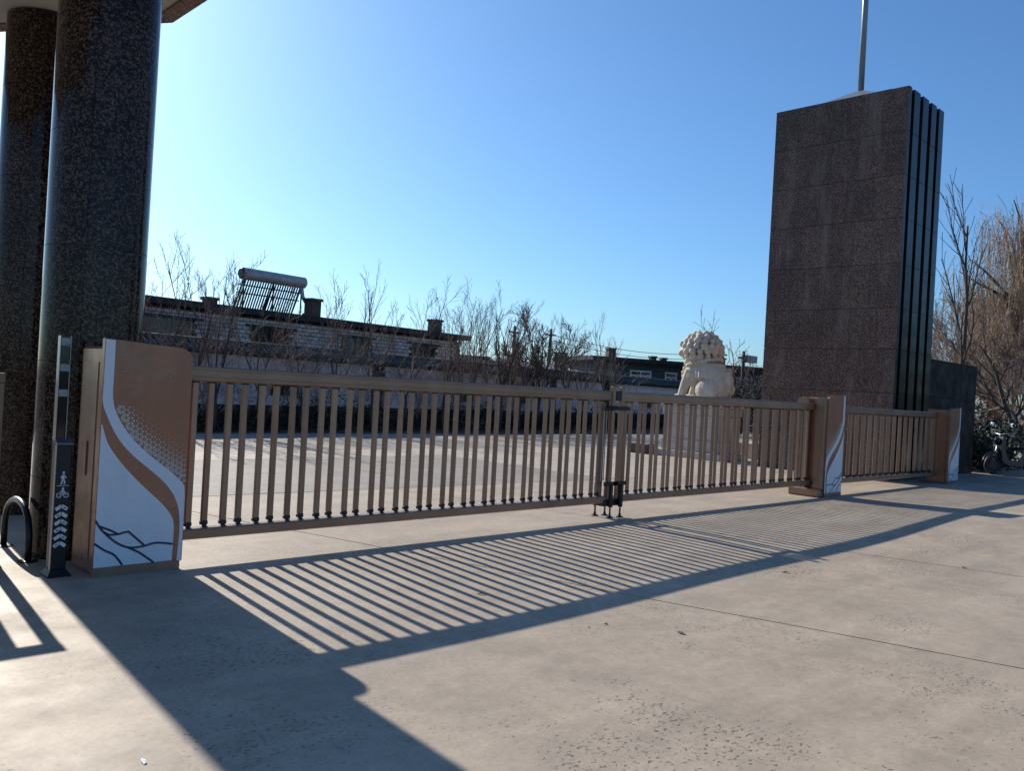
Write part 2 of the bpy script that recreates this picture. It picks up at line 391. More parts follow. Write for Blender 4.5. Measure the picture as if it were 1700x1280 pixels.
# ------------------------------------------------------------------ gate cabinets with printed panels
CW, CHT, CD = .64, 1.70, .50
def zp(zx, zy):                       # enlarged picture of the near cabinet -> (x, z) on its front
    p = on_y(zx/2.667, 520+zy/2.667, 6.267); return (p.x-2.132, p.z)
def smooth_curve(pts, n=6):
    out = []
    P = [pts[0]]+list(pts)+[pts[-1]]
    for i in range(1, len(P)-2):
        for k in range(n):
            t = k/n; t2, t3 = t*t, t*t*t
            out.append(tuple(.5*((2*P[i][a])+(-P[i-1][a]+P[i+1][a])*t+(2*P[i-1][a]-5*P[i][a]+4*P[i+1][a]-P[i+2][a])*t2+(-P[i-1][a]+3*P[i][a]-3*P[i+1][a]+P[i+2][a])*t3) for a in (0, 1)))
    out.append(tuple(pts[-1])); return out
cl = lambda p: (min(max(p[0], .003), CW-.003), p[1])
up = smooth_curve([cl(zp(*p)) for p in ((513,116),(506,250),(500,370),(515,440),(560,520),(620,590),(690,650),(760,705),(816,757))])
lo = smooth_curve([(.004, 1.50), (.004, 1.34), (.006, 1.24)] + [cl(zp(*p)) for p in ((480,470),(520,550),(580,622),(650,682),(720,742),(768,805),(790,870),(794,950),(786,1040),(778,1118))])
br = smooth_curve([cl(zp(*p)) for p in ((453,492),(475,570),(520,642),(580,712),(650,782),(715,842),(755,892),(768,932),(766,1000),(757,1121))])
def strip_mesh(b, A, B, y0, y1):
    n_ = 40
    def samp(Cv, t):
        L = [0]
        for p, q in zip(Cv[:-1], Cv[1:]): L.append(L[-1]+math.dist(p, q))
        d = t*L[-1]; i = 0
        while i < len(L)-2 and L[i+1] < d: i += 1
        w = (d-L[i])/max(1e-9, L[i+1]-L[i]); return tuple(Cv[i][a]*(1-w)+Cv[i+1][a]*w for a in (0, 1))
    a = [samp(A, i/n_) for i in range(n_+1)]; c = [samp(B, i/n_) for i in range(n_+1)]
    vs = []; fs = []
    for p, q in zip(a, c): vs += [(p[0], y0, p[1]), (q[0], y0, q[1])]
    for i in range(n_): fs.append((2*i, 2*i+1, 2*i+3, 2*i+2))
    b.add(vs, fs)
def ribbon(b, pts, w, y):
    vs = []; fs = []
    for i, p in enumerate(pts):
        q0 = pts[max(0, i-1)]; q1 = pts[min(len(pts)-1, i+1)]; dx, dz = q1[0]-q0[0], q1[1]-q0[1]; l = math.hypot(dx, dz) or 1
        nx, nz = -dz/l*w/2, dx/l*w/2; vs += [(p[0]+nx, y, p[1]+nz), (p[0]-nx, y, p[1]-nz)]
    for i in range(len(pts)-1): fs.append((2*i, 2*i+2, 2*i+3, 2*i+1))
    b.add(vs, fs)
def curve_x(Cv, z):
    for p, q in zip(Cv[:-1], Cv[1:]):
        if (p[1]-z)*(q[1]-z) <= 0 and p[1] != q[1]: return p[0]+(q[0]-p[0])*(z-p[1])/(q[1]-p[1])
    return None
def curve_dist(Cv, x, z): return min(math.dist((x, z), p) for p in Cv)
def cabinet_proto():
    t = thing('gate_cabinet', 'x', 'cabinet', (0, 0, 0))
    # local: x 0..CW, front at y 0 facing -y, z up
    arc = [(CW-.012-.10*(1-math.cos(a)), CHT-.075-.012-.075*0+.075*math.sin(a)) for a in [math.pi/2*i/6 for i in range(7)]]
    ty = lambda x: CHT - .03*x/CW
    outl = [(0, .0), (CW-.015, .0), (CW-.015, .06), (CW, .06), (CW, ty(CW)-.10)] + [(CW-.10+.10*math.cos(a), ty(CW)-.10+.10*math.sin(a)) for a in [math.pi/2*i/7 for i in range(1, 8)]] + [(0, CHT)]
    MB().prism_y(outl, 0, .05).build('front_plate', M['bronze_panel'], t)
    MB().box(.012, CW-.03, .05, CD, 0, CHT-.055, .02).build('housing', M['bronze_panel'], t)
    MB().box(.006, .012, .13, CD-.06, .10, CHT-.17).build('side_door', M['bronze'], t)
    MB().box(-.004, .006, .26, .275, .70, .95, .002).build('door_handle', M['bronze_panel'], t)
    b = MB(); strip_mesh(b, [(.004, CHT-.006)]+lo, [(up[0][0], CHT-.008)]+up+[(CW-.004, .55), (CW-.004, .3), (CW-.006, .068)], -.0020, 0); b.build('white_ribbon', M['print_white'], t)
    L = [(.004, br[0][1]), (.004, .7), (.004, .4), (.004, .07)]; b = MB()
    pl = [(.004, .068)] + [(br[-1][0], .068)] + br[::-1] + [(.004, br[0][1])]
    b.add([(x, -.0020, z) for x, z in pl], [tuple(range(len(pl)))]); b.build('white_field', M['print_white'], t)
    b = MB()
    for line in (((418,920),(445,955),(480,990),(520,1020),(570,1038),(630,1033),(690,1017),(764,1022)), ((570,1040),(620,1063),(680,1105)), ((415,1022),(460,1050),(505,1072),(540,1115)),
                 ((440,945),(490,963),(522,978),(545,972),(570,967)), ((568,967),(600,995),(637,1027)), ((462,972),(485,982),(522,979))):
        ribbon(b, smooth_curve([cl(zp(*p)) for p in line], 5), .016, -.0035)
    b.build('mountain_lines', M['print_navy'], t)
    tri = MB(); hgt = .034; side = hgt*2/math.sqrt(3)
    for j in range(0, 40):
        for i in range(-2, 52):
            for flip in (0, 1):
                # columns of sideways triangles
                x = j*hgt + (hgt/3 if flip else 2*hgt/3); z = i*side + (side/2 if (j+flip) % 2 else 0) + .45
                if x > CW-.012 or x < .02: continue
                xz = curve_x(up, z)
                if xz is None or x < xz+.006: continue
                d = curve_dist(up, x, z); lim = .15+.10*(x/CW)
                if d > lim or z > 1.22: continue
                s = (1-d/lim)**1.2*.95+.07; s = min(.84, s)
                rr = side/math.sqrt(3)*s; a0 = math.pi if not flip else 0
                tri.add([(x+rr*math.cos(a0+q*2*math.pi/3), -.0016, z+rr*math.sin(a0+q*2*math.pi/3)) for q in range(3)], [(0, 1, 2)])
    tri.build('triangle_pattern', M['bronze_light'], t)
    for bx, bz in ((.13, 1.47), (.47, 1.455)):
        b = MB(); b.lathe([(.011, 0), (.011, .004), (.006, .009)], 12); o = b.build('bolt', M['steel'], t, True); o.location = (bx, -.0, bz); o.rotation_euler = (math.pi/2, 0, 0)
    MB().box(.0, CW-.02, -.004, .0, .0, .062).build('kick_strip', M['bronze'], t)
    return t
cab = cabinet_proto(); cab.location = (2.132, 6.267, 0)
tag(cab, 'brown metal gate cabinet with white ribbon and mountain print beside the access post', 'cabinet', 'printed gate cabinets')
def mirror_cab(x, y, label, sc=1.0):
    c = copy_tree(cab); c.location = (x+CW, y, 0); c.scale = (-1, 1, sc)
    return tag(c, label, 'cabinet', 'printed gate cabinets')
c2 = mirror_cab(13.48, 6.20, 'printed brown gate cabinet between the two further gate leaves, rounded post beside it')
c3 = mirror_cab(19.20, 6.15, 'printed brown gate cabinet at the far end of the gate by the granite wall', .96)
# rounded stop posts of the middle cabinet
for o_, yy in ((c2, 0),):
    for k_, (y0, y1) in enumerate(((.02, .16), (.30, .50))):
        rr = (y1-y0)/2; prof = [(y0, .10), (y1, .10), (y1, 1.66-rr)] + [((y0+y1)/2+rr*math.cos(a), 1.66-rr+rr*.9*math.sin(a)) for a in [math.pi*i/10 for i in range(1, 10)]] + [(y0, 1.66-rr)]
        b = MB(); nn = len(prof); xs0, xs1 = CW-.02, CW+.09
        b.add([(xs0, p[0], p[1]) for p in prof]+[(xs1, p[0], p[1]) for p in prof], [tuple(range(nn)), tuple(range(2*nn-1, nn-1, -1))]+[(i, nn+i, nn+(i+1) % nn, (i+1) % nn) for i in range(nn)])
        b.build('stop_post', M['bronze'], o_)
    MB().box(CW-.02, CW+.16, .02, .56, .0, .14, .02).build('foot', M['bronze'], o_)

# ------------------------------------------------------------------ gate leaves
BARM = MB().box(-.026, .026, -.016, .016, 0, 1.0, .006).mesh('bar')
PEGM = MB(); PEGM.box(-.029, .029, -.018, .018, .018, .050, .004); PEGM.box(-.010, .022, -.012, .012, 0, .018, .002); PEGM.box(-.014, .032, -.016, .016, -.006, .006, .002); PEGM = PEGM.mesh('peg')
CAPM = MB(); CAPM.box(-.029, .029, -.019, .019, 0, .012, .003); CAPM = CAPM.mesh('bar_cap')
def leaf(x0, x1, nb, start, label, zt=1.545, dz=0.0, droop=0.0):
    t = thing('gate_leaf', label, 'gate', (x0, 6.47, 0), 0, 'bronze gate leaves'); t.rotation_euler = (0, droop, 0); t.location.z = dz
    Lg = x1-x0
    b = MB(); b.box(0, Lg, -.05, .05, 1.425, 1.545, .012); b.build('top_rail', M['bronze'], t)
    b = MB(); b.box(0, Lg, -.056, -.0495, 1.452, 1.462, .002); b.box(0, Lg, -.056, -.0495, 1.512, 1.520, .002); b.build('rail_bead', M['bronze'], t)
    b = MB(); b.box(0, Lg, -.05, .05, .178, .262, .010); b.build('bottom_rail', M['bronze'], t)
    for i in range(nb):
        x = start-x0 + i*.1445; off = -.014 if i % 2 == 0 else .014
        o = link('bar', BARM, M['bronze'], t); o.location = (x, off, .308); o.scale = (1, 1, 1.424-.308)
        o = link('bar_cap', CAPM, M['rubber'], t); o.location = (x, off, 1.412)
        p = link('peg', PEGM, M['rubber'], t); p.location = (x, off, .262)
    return t
A = leaf(2.74, 8.06, 36, 2.885, 'bronze barred gate leaf running from the near cabinet to the central lock')
B = leaf(8.30, 13.44, 35, 8.395, 'bronze barred gate leaf between the central lock and the middle cabinet')
Cf = leaf(14.08, 19.28, 34, 14.32, 'bronze barred gate leaf between the middle cabinet and the far cabinet', dz=-.015, droop=rad(.25))
# meeting ends: posts, lock, support legs
def end_set(par, sx, X0, parts):
    # parts in world coordinates relative to leaf origin
    ox = par.location.x; q = lambda x: x-ox
    MB().box(q(X0)-.03, q(X0)+.03, -.062, -.002, .22, 1.60, .008).build('end_post', M['bronze'], par)
    MB().box(q(X0)-.03+sx*.10, q(X0)+.03+sx*.10, .0, .05, .22, 1.40, .008).build('end_post', M['bronze'], par)
    MB().box(q(X0)-.13, q(X0)+.13, -.075, -.062, .39, .44, .004).build('clamp_bar', M['blackmetal'], par)
    MB().box(q(X0)-.10, q(X0)+.08, -.06, .07, .14, .215, .006).build('leg_bracket', M['blackmetal'], par)
    for lx, ly in parts:
        b = MB(); b.lathe([(.026, .13), (.026, .40), (.022, .40)], 12); b.lathe([(.030, .13), (.030, .25)], 12); b.lathe([(.011, .03), (.011, .14)], 8)
        b.lathe([(.045, 0), (.043, .008), (.018, .022), (.014, .05)], 14)
        o = b.build('support_leg', M['blackmetal'], par, False); o.location = (lx-ox, ly-6.47, 0)
end_set(A, -1, 8.10, ((8.115, 6.40), (8.075, 6.60)))
end_set(B, 1, 8.28, ((8.285, 6.38), (8.215, 6.56)))
MB().box(8.145-A.location.x, 8.235-A.location.x, -.06, .02, 1.43, 1.55, .006).build('lock_box', M['blackmetal'], A)
b = MB(); b.tube([(7.93-A.location.x, -.085, 1.335), (8.36-A.location.x, -.085, 1.335)], .026, 10); b.build('lock_bar', M['blackmetal'], A, True)
for xx in (7.96, 8.01):
    MB().box(xx-A.location.x-.006, xx-A.location.x+.006, -.03, -.018, .45, 1.30, .002).build('guide_rod', M['steel'], A)

# ------------------------------------------------------------------ access post, hoop, side gate
ap = thing('access_post', 'slim dark access post with white pedestrian and bicycle signs beside the cabinet', 'post', (1.905, 6.42, 0))
b = MB(); b.add([(-.025,-.03,0),(.13,-.03,0),(.13,.14,0),(-.025,.14,0),(-.025,-.03,.012),(.13,-.03,.012),(.13,.14,.012),(-.025,.14,.012),(0,0,.05),(.10,0,.05),(.10,.11,.05),(0,.11,.05)],
   [(3,2,1,0),(0,1,5,4),(1,2,6,5),(2,3,7,6),(3,0,4,7),(4,5,9,8),(5,6,10,9),(6,7,11,10),(7,4,8,11),(8,9,10,11)]); b.build('base_plate', M['blackmetal'], ap)
MB().box(0, .10, 0, .11, .05, .93, .006).build('lower_post', M['blackmetal'], ap)
MB().box(-.004, .0, .004, .03, .05, .93).build('steel_edge', M['steel'], ap)
b = MB(); b.add([(-.003,-.006,.93),(.103,-.006,.93),(.103,.11,.93),(-.003,.11,.93),(-.003,-.006,.945),(.103,-.006,.945),(.103,.11,1.0),(-.003,.11,1.0)], [(3,2,1,0),(4,5,6,7),(0,1,5,4),(1,2,6,5),(2,3,7,6),(3,0,4,7)]); b.build('sloped_cap', M['cap_reflect'], ap)
MB().box(.0, .062, .05, .10, .96, 1.70, .004).build('upper_panel', M['screen'], ap)
for x0 in (-.006, .062): MB().box(x0, x0+.006, .042, .10, .96, 1.70, .003).build('steel_frame', M['steel'], ap)
for z0, h_ in ((1.63, .055), (1.45, .05), (1.27, .05)): MB().box(.002, .060, .044, .05, z0, z0+h_, .001).build('label_plate', M['label'], ap)
b = MB(); b.add([(.032, .0435, 1.49), (.037, .0435, 1.475), (.034, .0435, 1.475), (.039, .0435, 1.458), (.026, .0435, 1.478), (.031, .0435, 1.478)], [(0, 4, 5), (5, 2, 1), (2, 3, 1)]); b.build('label_mark', M['print_navy'], ap)
MB().box(.025, .065, .0432, .0438, 1.637, 1.642).build('label_mark', M['print_navy'], ap)
# signs: walking figure, bicycle, chevrons
def disc(b, cx, cz, r0, r1, y, n=16):
    vs = []; fs = []
    for i in range(n):
        a = 2*math.pi*i/n; vs += [(cx+r1*math.cos(a), y, cz+r1*math.sin(a)), (cx+r0*math.cos(a), y, cz+r0*math.sin(a))]
    for i in range(n): j = (i+1) % n; fs.append((2*i, 2*i+1, 2*j+1, 2*j))
    b.add(vs, fs)
YS = -.0015
b = MB(); disc(b, .051, .735, .0, .008, YS)
for pl, w in ((((.052,.724),(.049,.700),(.050,.688)), .018), (((.050,.690),(.060,.672),(.058,.652)), .009), (((.049,.690),(.042,.670),(.036,.652)), .009), (((.054,.720),(.066,.704),(.068,.695)), .006), (((.048,.720),(.037,.708),(.036,.694)), .006)): ribbon(b, pl, w, YS)
for i in range(8): ribbon(b, ((.012+i*.010, .643), (.017+i*.010, .643)), .007, YS)
b.build('pedestrian_sign', M['print_white'], ap)
b = MB(); disc(b, .028, .575, .013, .018, YS); disc(b, .074, .575, .013, .018, YS); disc(b, .052, .622, 0, .008, YS)
for pl, w in ((((.028,.575),(.046,.575),(.062,.594),(.040,.592),(.046,.575)), .004), (((.074,.575),(.064,.600)), .004), (((.036,.600),(.052,.610),(.066,.596)), .010), (((.044,.602),(.056,.590),(.050,.578)), .008)): ribbon(b, pl, w, YS)
b.build('bicycle_sign', M['print_white'], ap)
for i in range(6):
    b = MB(); z = .500-i*.052; ribbon(b, ((.012, z-.026), (.050, z)), .024, YS); ribbon(b, ((.050, z), (.088, z-.026)), .024, YS); b.build('chevron', M['print_white'], ap)
    b = MB(); sx = 1 if i % 2 == 0 else -1; ribbon(b, ((.050+sx*.012, z-.009), (.050+sx*.030, z-.021)), .007, YS-.0012); b.build('chevron_mark', M['print_navy'], ap)

hp = thing('steel_hoop', 'low dark steel hoop standing beside the back granite column', 'hoop', (1.925, 7.36, 0))
pts = [(0, -.34, 0), (0, -.335, .20)] + [(0, -.32*math.cos(a), .22+.20*math.sin(a)) for a in [math.pi*i/12 for i in range(1, 12)]] + [(0, .335, .20), (0, .34, 0)]
MB().tube(pts, .025, 10).build('tube', M['blackmetal'], hp, True)
for s in (-1, 1): b = MB(); b.lathe([(.07, 0), (.07, .008), (.04, .012)], 14); o = b.build('foot_flange', M['blackmetal'], hp); o.location = (0, s*.34, 0)
sg = thing('side_gate', 'low barred pedestrian gate whose rail end shows beside the columns', 'gate', (1.755, 7.23, 0))
MB().box(-1.2, 0, -.035, .035, 1.33, 1.405, .006).build('top_rail', M['bronze'], sg); MB().box(-1.2, 0, -.03, .03, .12, .19, .006).build('bottom_rail', M['bronze'], sg)
for i in range(6): MB().box(-.085-i*.20, -.005-i*.20, -.03, .03, .0 if i == 0 else .19, 1.33, .004).build('bar', M['bronze'], sg)

# ------------------------------------------------------------------ granite tower, flagpole, low wall
TX, TY0, TY1, TX1, TZ = 18.235, 7.0, 10.04, 20.33, 8.40
tw = thing('granite_tower', 'tall red-brown granite clad gate tower with vertical fins', 'tower', (TX, TY0, 0))
rows = [0, .92, 1.86, 2.80, 3.68, 4.63, 5.60, 6.52, 7.46, 8.40]
MB().box(.035, TX1-TX-.03, .34, TY1-TY0-.03, 0, TZ-.03).build('core', M['joint'], tw)
random.seed(4)
for r_, (a, b_) in enumerate(zip(rows[:-1], rows[1:])):
    cuts = [0, .42, 1.02, 1.62, 2.24, 2.80, 3.04] if r_ % 2 else [0, .62, 1.24, 1.85, 2.46, 3.04]
    for y0, y1 in zip(cuts[:-1], cuts[1:]):
        d = random.uniform(0, .0025)
        MB().box(-d, .034, y0+.002, y1-.002, a+.0045, b_-.0045).build('cladding_slab', M['granite_tower'], tw)
    for x0, x1 in ((.045, .155), (.315, .645), (.815, 1.15), (1.335, 1.63), (1.80, 2.095)):
        MB().box(x0 if x0 > .1 else .0345, x1, 0, .36, a+.002, b_-.002, .004).build('fin_slab', M['granite_fin'], tw)
    MB().box(TX1-TX-.03, TX1-TX, .361, TY1-TY0, a+.003, b_-.003).build('cladding_slab', M['granite_tower'], tw)
    MB().box(.035, TX1-TX-.031, TY1-TY0-.03, TY1-TY0, a+.003, b_-.003).build('cladding_slab', M['granite_tower'], tw)
MB().box(.0, TX1-TX, .365, TY1-TY0, TZ-.028, TZ+.004).build('top_slab', M['granite_tower'], tw)
fp = thing('flagpole', 'straight grey pole rising from a small pyramid on the tower top', 'flagpole', (19.22, 8.48, TZ+.004))
b = MB(); h = .85; b.add([(-h,-h,0),(h,-h,0),(h,h,0),(-h,h,0),(-.10,-.10,.44),(.10,-.10,.44),(.10,.10,.44),(-.10,.10,.44)], [(3,2,1,0),(4,5,6,7),(0,1,5,4),(1,2,6,5),(2,3,7,6),(3,0,4,7)]); b.build('base', M['pole'], fp)
b = MB(); b.lathe([(.068, .44), (.066, 2.5), (.055, 6.0)], 16); b.build('pole', M['pole'], fp, True)
lw = thing('granite_wall', 'low dark granite wall joined to the foot of the tower', 'wall', (TX1+.004, 7.05, 0))
MB().box(0, 3.45, .02, .34, 0, 2.70).build('core', M['joint'], lw)
for r_, (a, b_) in enumerate(zip((0, .92, 1.86), (.92, 1.86, 2.74))):
    cuts = [0, .9, 1.8, 2.65, 3.46] if r_ % 2 else [0, .6, 1.4, 2.3, 3.46]
    for x0, x1 in zip(cuts[:-1], cuts[1:]):
        MB().box(x0+.0015, x1-.0015, 0, .36, a+.002, b_-.002, .004).build('cladding_slab', M['granite_wall'], lw)

# ------------------------------------------------------------------ stone lion on its pedestal
PX, PY = 18.9, 12.05
pd = thing('lion_pedestal', 'pale coursed stone pedestal carrying the guardian lion', 'pedestal', (PX, PY, 0))
random.seed(9)
def course(z0, z1, hx, hy, nx_, ny_, mat='ped', off=0.0):
    ys = [-hy+2*hy*i/ny_ for i in range(ny_+1)]
    for i in range(ny_):
        a, c = ys[i]+.004, ys[i+1]-.004
        for s in (-1, 1): MB().box(s*hx-(.22 if s > 0 else 0), s*hx+(.22 if s < 0 else 0), a, c, z0+.003, z1-.003, .008).build('stone_block', M[mat], pd)
    xs = [-hx+.222+(2*hx-.444)*i/nx_ for i in range(nx_+1)]
    for i in range(nx_):
        for s in (-1, 1): MB().box(xs[i]+.003, xs[i+1]-.003, s*hy-(.22 if s > 0 else 0), s*hy+(.22 if s < 0 else 0), z0+.003, z1-.003, .008).build('stone_block', M[mat], pd)
course(0, .17, .68, .98, 2, 4); course(.17, .46, .56, .86, 2, 3); course(.46, .80, .52, .82, 2, 3); course(.80, 1.10, .52, .82, 2, 4); course(1.10, 1.30, .55, .85, 2, 3); course(1.30, 1.44, .60, .90, 1, 3)
MB().box(-.50, .50, -.80, .80, 0, 1.435).build('core', M['ped'], pd)

def lion():
    b = MB(); E_ = b.ellipsoid
    E_((0,-.44,.40),(.40,.36,.44)); E_((0,-.30,.62),(.40,.42,.40)); E_((0,-.05,.80),(.40,.40,.36)); E_((0,.16,.78),(.36,.34,.40)); E_((0,.02,1.0),(.38,.38,.25))
    for s in (-1, 1):
        E_((s*.33,-.30,.30),(.17,.34,.33)); E_((s*.32,.06,.09),(.13,.24,.10)); E_((s*.26,.20,.66),(.15,.20,.30))
        b.tube([(s*.24,.26,.80),(s*.25,.40,.48),(s*.25,.50,.16)], [.16,.125,.11], 12); E_((s*.25,.58,.08),(.14,.19,.10))
        for q in range(4): E_((s*.25-.09+.06*q,.74,.06),(.036,.05,.05), 8, 6)
        for q in range(3): E_((s*.32-.07+.07*q,.28,.06),(.038,.05,.05), 8, 6)
    # head and muzzle
    E_((0,.12,1.36),(.385,.42,.36)); E_((0,.54,1.27),(.27,.20,.17)); E_((0,.68,1.33),(.13,.10,.09)); [E_((sx*.17*q, .60-.05*abs(q), 1.52-.02*abs(q)), (.085,.08,.085), 8, 6) for sx in (-1, 1) for q in (.4, 1.2, 1.9)]; E_((0,.48,1.13),(.20,.15,.09))
    for s in (-1, 1):
        E_((s*.15,.50,1.47),(.10,.10,.08)); E_((s*.20,.60,1.25),(.10,.08,.09)); E_((s*.16,.56,1.45),(.055,.05,.05)); E_((s*.41,.20,1.45),(.06,.11,.10))
    # curls
    random.seed(21)
    for j, (th, cnt) in enumerate(((.10, 1), (.42, 7), (.75, 11), (1.07, 14), (1.39, 15), (1.72, 15), (2.04, 14), (2.32, 12))):
        for i in range(cnt):
            ph = 2*math.pi*(i+.5*(j % 2))/cnt
            d = Vector((math.sin(th)*math.cos(ph), math.sin(th)*math.sin(ph), math.cos(th)))
            if d.y > .66 and d.z < .30: continue
            p = Vector((0,.10,1.35)) + Vector((d.x*.46, d.y*.49, d.z*.43)); R_ = random.uniform(.078, .108)
            E_(p, (R_, R_, R_), 9, 7); E_(p+d*.055, (R_*.45, R_*.45, R_*.45), 7, 5)
    # collar, chest bell and tassel
    for i in range(30):
        a = 2*math.pi*i/30; E_((.42*math.cos(a), .02+.44*math.sin(a), 1.00+.10*math.sin(a)*-1), (.055,.055,.05), 8, 6)
    for i in range(22): E_((random.uniform(-.14,.14), .52+random.uniform(-.05,.05), random.uniform(.70,1.0)), (.062,.06,.062), 8, 6)
    E_((0,.60,.66),(.09,.09,.09)); E_((-.17,.52,.74),(.07,.07,.07)); E_((.17,.52,.74),(.07,.07,.07))
    # saddle cloth with folds and pointed fringe
    nu = 72; vs = []; fs = []; nv = 12
    for j in range(nv+1):
        t_ = j/nv
        for i in range(nu):
            ph = 2*math.pi*i/nu; fr = 1+.05*math.cos(ph*18)*t_; drop = .99-(.33+.07*abs(math.sin(ph*4.5)))*t_
            R_ = (.37+.115*math.sin(t_*1.35))*fr
            vs.append((R_*math.cos(ph), -.10-.05*t_+(R_*1.12)*math.sin(ph)*(1.0 if math.sin(ph) < 0 else .62), drop))
    for j in range(nv):
        for i in range(nu): i2 = (i+1) % nu; fs.append((j*nu+i, (j+1)*nu+i, (j+1)*nu+i2, j*nu+i2))
    fs.append(tuple(range(nu))); fs.append(tuple(nv*nu+i for i in range(nu-1, -1, -1)))
    b.add(vs, fs)
    # tail lying up against the rump
    for i in range(9):
        a = i/8; E_((.05*math.sin(i*1.7), -.80+.10*a, .30+.50*a), (.10-.03*a, .09, .10), 8, 6)
    b.box(-.50, .50, -.80, .80, -.004, .05, .01)
    me = b.mesh('lion_body'); o = bpy.data.objects.new('lion_tmp', me); COL.objects.link(o)
    md = o.modifiers.new('r', 'REMESH'); md.mode = 'VOXEL'; md.voxel_size = .0145
    ms = o.modifiers.new('s', 'SMOOTH'); ms.factor = .4; ms.iterations = 1
    dg = bpy.context.evaluated_depsgraph_get(); new = bpy.data.meshes.new_from_object(o.evaluated_get(dg))
    bpy.data.objects.remove(o, do_unlink=True)
    new.name = 'stone_lion'; new.polygons.foreach_set('use_smooth', [True]*len(new.polygons)); new.materials.clear()
    return new
lo_ = link('stone_lion', lion(), M['stone']); lo_.location = (PX, PY, 1.444)
tag(lo_, 'weathered white stone guardian lion with curly mane seated on the pedestal', 'statue')
bl = MB().box(-.3, .3, -.22, .22, 0, .42, .02).build('stone_bench_block', M['ped']); bl.location = (20.6, 11.5, 0); tag(bl, 'squat pale stone block lying between lion pedestal and tower', 'stone')
bl = MB().box(-.16, .16, -.3, .3, 0, .26, .02).build('kerb_stone', M['chimney']); bl.location = (18.15, 13.35, 0); tag(bl, 'loose brown kerb stone beside the far end of the lion pedestal', 'stone')

# ------------------------------------------------------------------ courtyard wall with tiled coping
WM = Matrix.Translation(P0) @ Matrix.Rotation(WT, 4, 'Z')
def wthing(name, label, cat, u, v, group=None, z=0): return thing(name, label, cat, wl(u, v, z), WT, group)
cw = wthing('courtyard_wall', 'long whitewashed wall with dark red base and green tiled coping', 'wall', 0, 0)
U0, U1 = -7.0, 40.0
vents = [(5.30, 5.84), (15.4, 15.9), (19.6, 20.4)]
wins = [(1.25, 2.25), (9.3, 10.2), (13.0, 13.8), (23.4, 24.4), (28.5, 29.6)]
b = MB(); xs = sorted([U0, U1]+[e for v in vents for e in v]); cur = U0
for a, c in vents: b.box(cur, a, 0, .26, .62, 2.02); cur = c
b.box(cur, U1, 0, .26, .62, 2.02); b.build('plaster_wall', M['plaster'], cw)
MB().box(U0, U1, -.03, .27, 0, .62).build('base_course', M['dado'], cw)
for a, c in vents:
    MB().box(a, c, .12, .26, .62, 2.02).build('vent_back', M['tar'], cw)
    for i in range(14): MB().box(a, c, .02, .10, .66+i*.098, .70+i*.098).build('vent_brick', M['chimney'], cw)
for a, c in wins:
    f_ = MB(); f_.box(a, c, -.03, .0, 1.24, 1.30); f_.box(a, c, -.03, 0, .92, .97); f_.box(a, a+.05, -.03, 0, .97, 1.24); f_.box(c-.05, c, -.03, 0, .97, 1.24); f_.box((a+c)/2-.02, (a+c)/2+.02, -.03, 0, .97, 1.24)
    f_ = f_.build('window', M['winbrown'], cw); MB().box(a+.05, c-.05, -.012, -.002, .97, 1.24).build('pane', M['glass'], f_)
MB().box(U0, U1, -.10, .36, 2.02, 2.10).build('coping_board', M['tar'], cw)
b = MB(); b.add([(U0,-.30,2.10),(U1,-.30,2.10),(U1,.13,2.34),(U0,.13,2.34),(U0,.50,2.12),(U1,.50,2.12),(U0,-.30,2.06),(U1,-.30,2.06)], [(0,1,2,3),(3,2,5,4),(6,7,1,0)])
i = 0; x = U0+.05
while x < U1-.05:
    dz = random.uniform(-.012, .012)
    b.tube([(x, -.33, 2.105+dz), (x, .12, 2.355+dz)], .062, 6); x += .20
b.tube([(U0, .13, 2.38), (U1, .13, 2.38)], .075, 8)
tag(b.build('coping_tiles', M['tile'], cw), kind='stuff')

# ------------------------------------------------------------------ brick house behind the wall
h1 = wthing('brick_house', 'flat-roofed pale brick house with dark parapet behind the courtyard wall', 'house', 0, 3.0)
HA, HB, HZ = -9.0, 12.7, 3.66
MB().box(HA, HB, .06, 5.5, 0, 3.42).build('wall', M['mortar'], h1)
b = MB(); b.box(HA-.1, HB+.55, -.28, 5.7, 3.46, 3.66); b.build('roof', M['tar'], h1)
hw = [(-3.0, .52), (2.55, 4.10), (6.40, 7.75), (9.95, 11.35)]
wz0, wz1 = 2.46, 3.06
bw, bh = .25, .132
brick_me = [MB().box(0, bw-.026, -.012, .06, 0, bh-.024, .004).mesh('brick') for _ in range(4)]
for i, m_ in enumerate(brick_me): m_.materials.append(M['brick%d' % i])
half_me = [MB().box(0, bw/2-.026, -.012, .06, 0, bh-.024, .004).mesh('brick') for _ in range(4)]
for i, m_ in enumerate(half_me): m_.materials.append(M['brick%d' % i])
random.seed(3); spots = []; halves = []; z = 2.05; r_ = 0
while z+bh < 3.44:
    x = -1.9+(bw/2 if r_ % 2 else 0)
    while x+bw < HB:
        hit = [(a, c) for a, c in hw if x+bw > a-.10 and x < c+.10 and z+bh > wz0-.02 and z < wz1+.04]
        if not hit: spots.append((x, z))
        else:
            a, c = hit[0]
            if x < a-.13 or x+bw > c+.13: halves.append((x, z, min(bw, a-x), 0) if x < a else (max(x, c), z, x+bw-max(x, c), 1))
        x += bw
    z += bh; r_ += 1
spots.sort(key=lambda s: s[0])
seen = [s for s in spots if s[1] > 2.33]; rest_low = [s for s in spots if s[1] <= 2.33]
for x, z in seen[:300-len(halves)]:
    o = link('brick', random.choice(brick_me), None, h1); o.location = (x, random.uniform(-.003, .003), z)
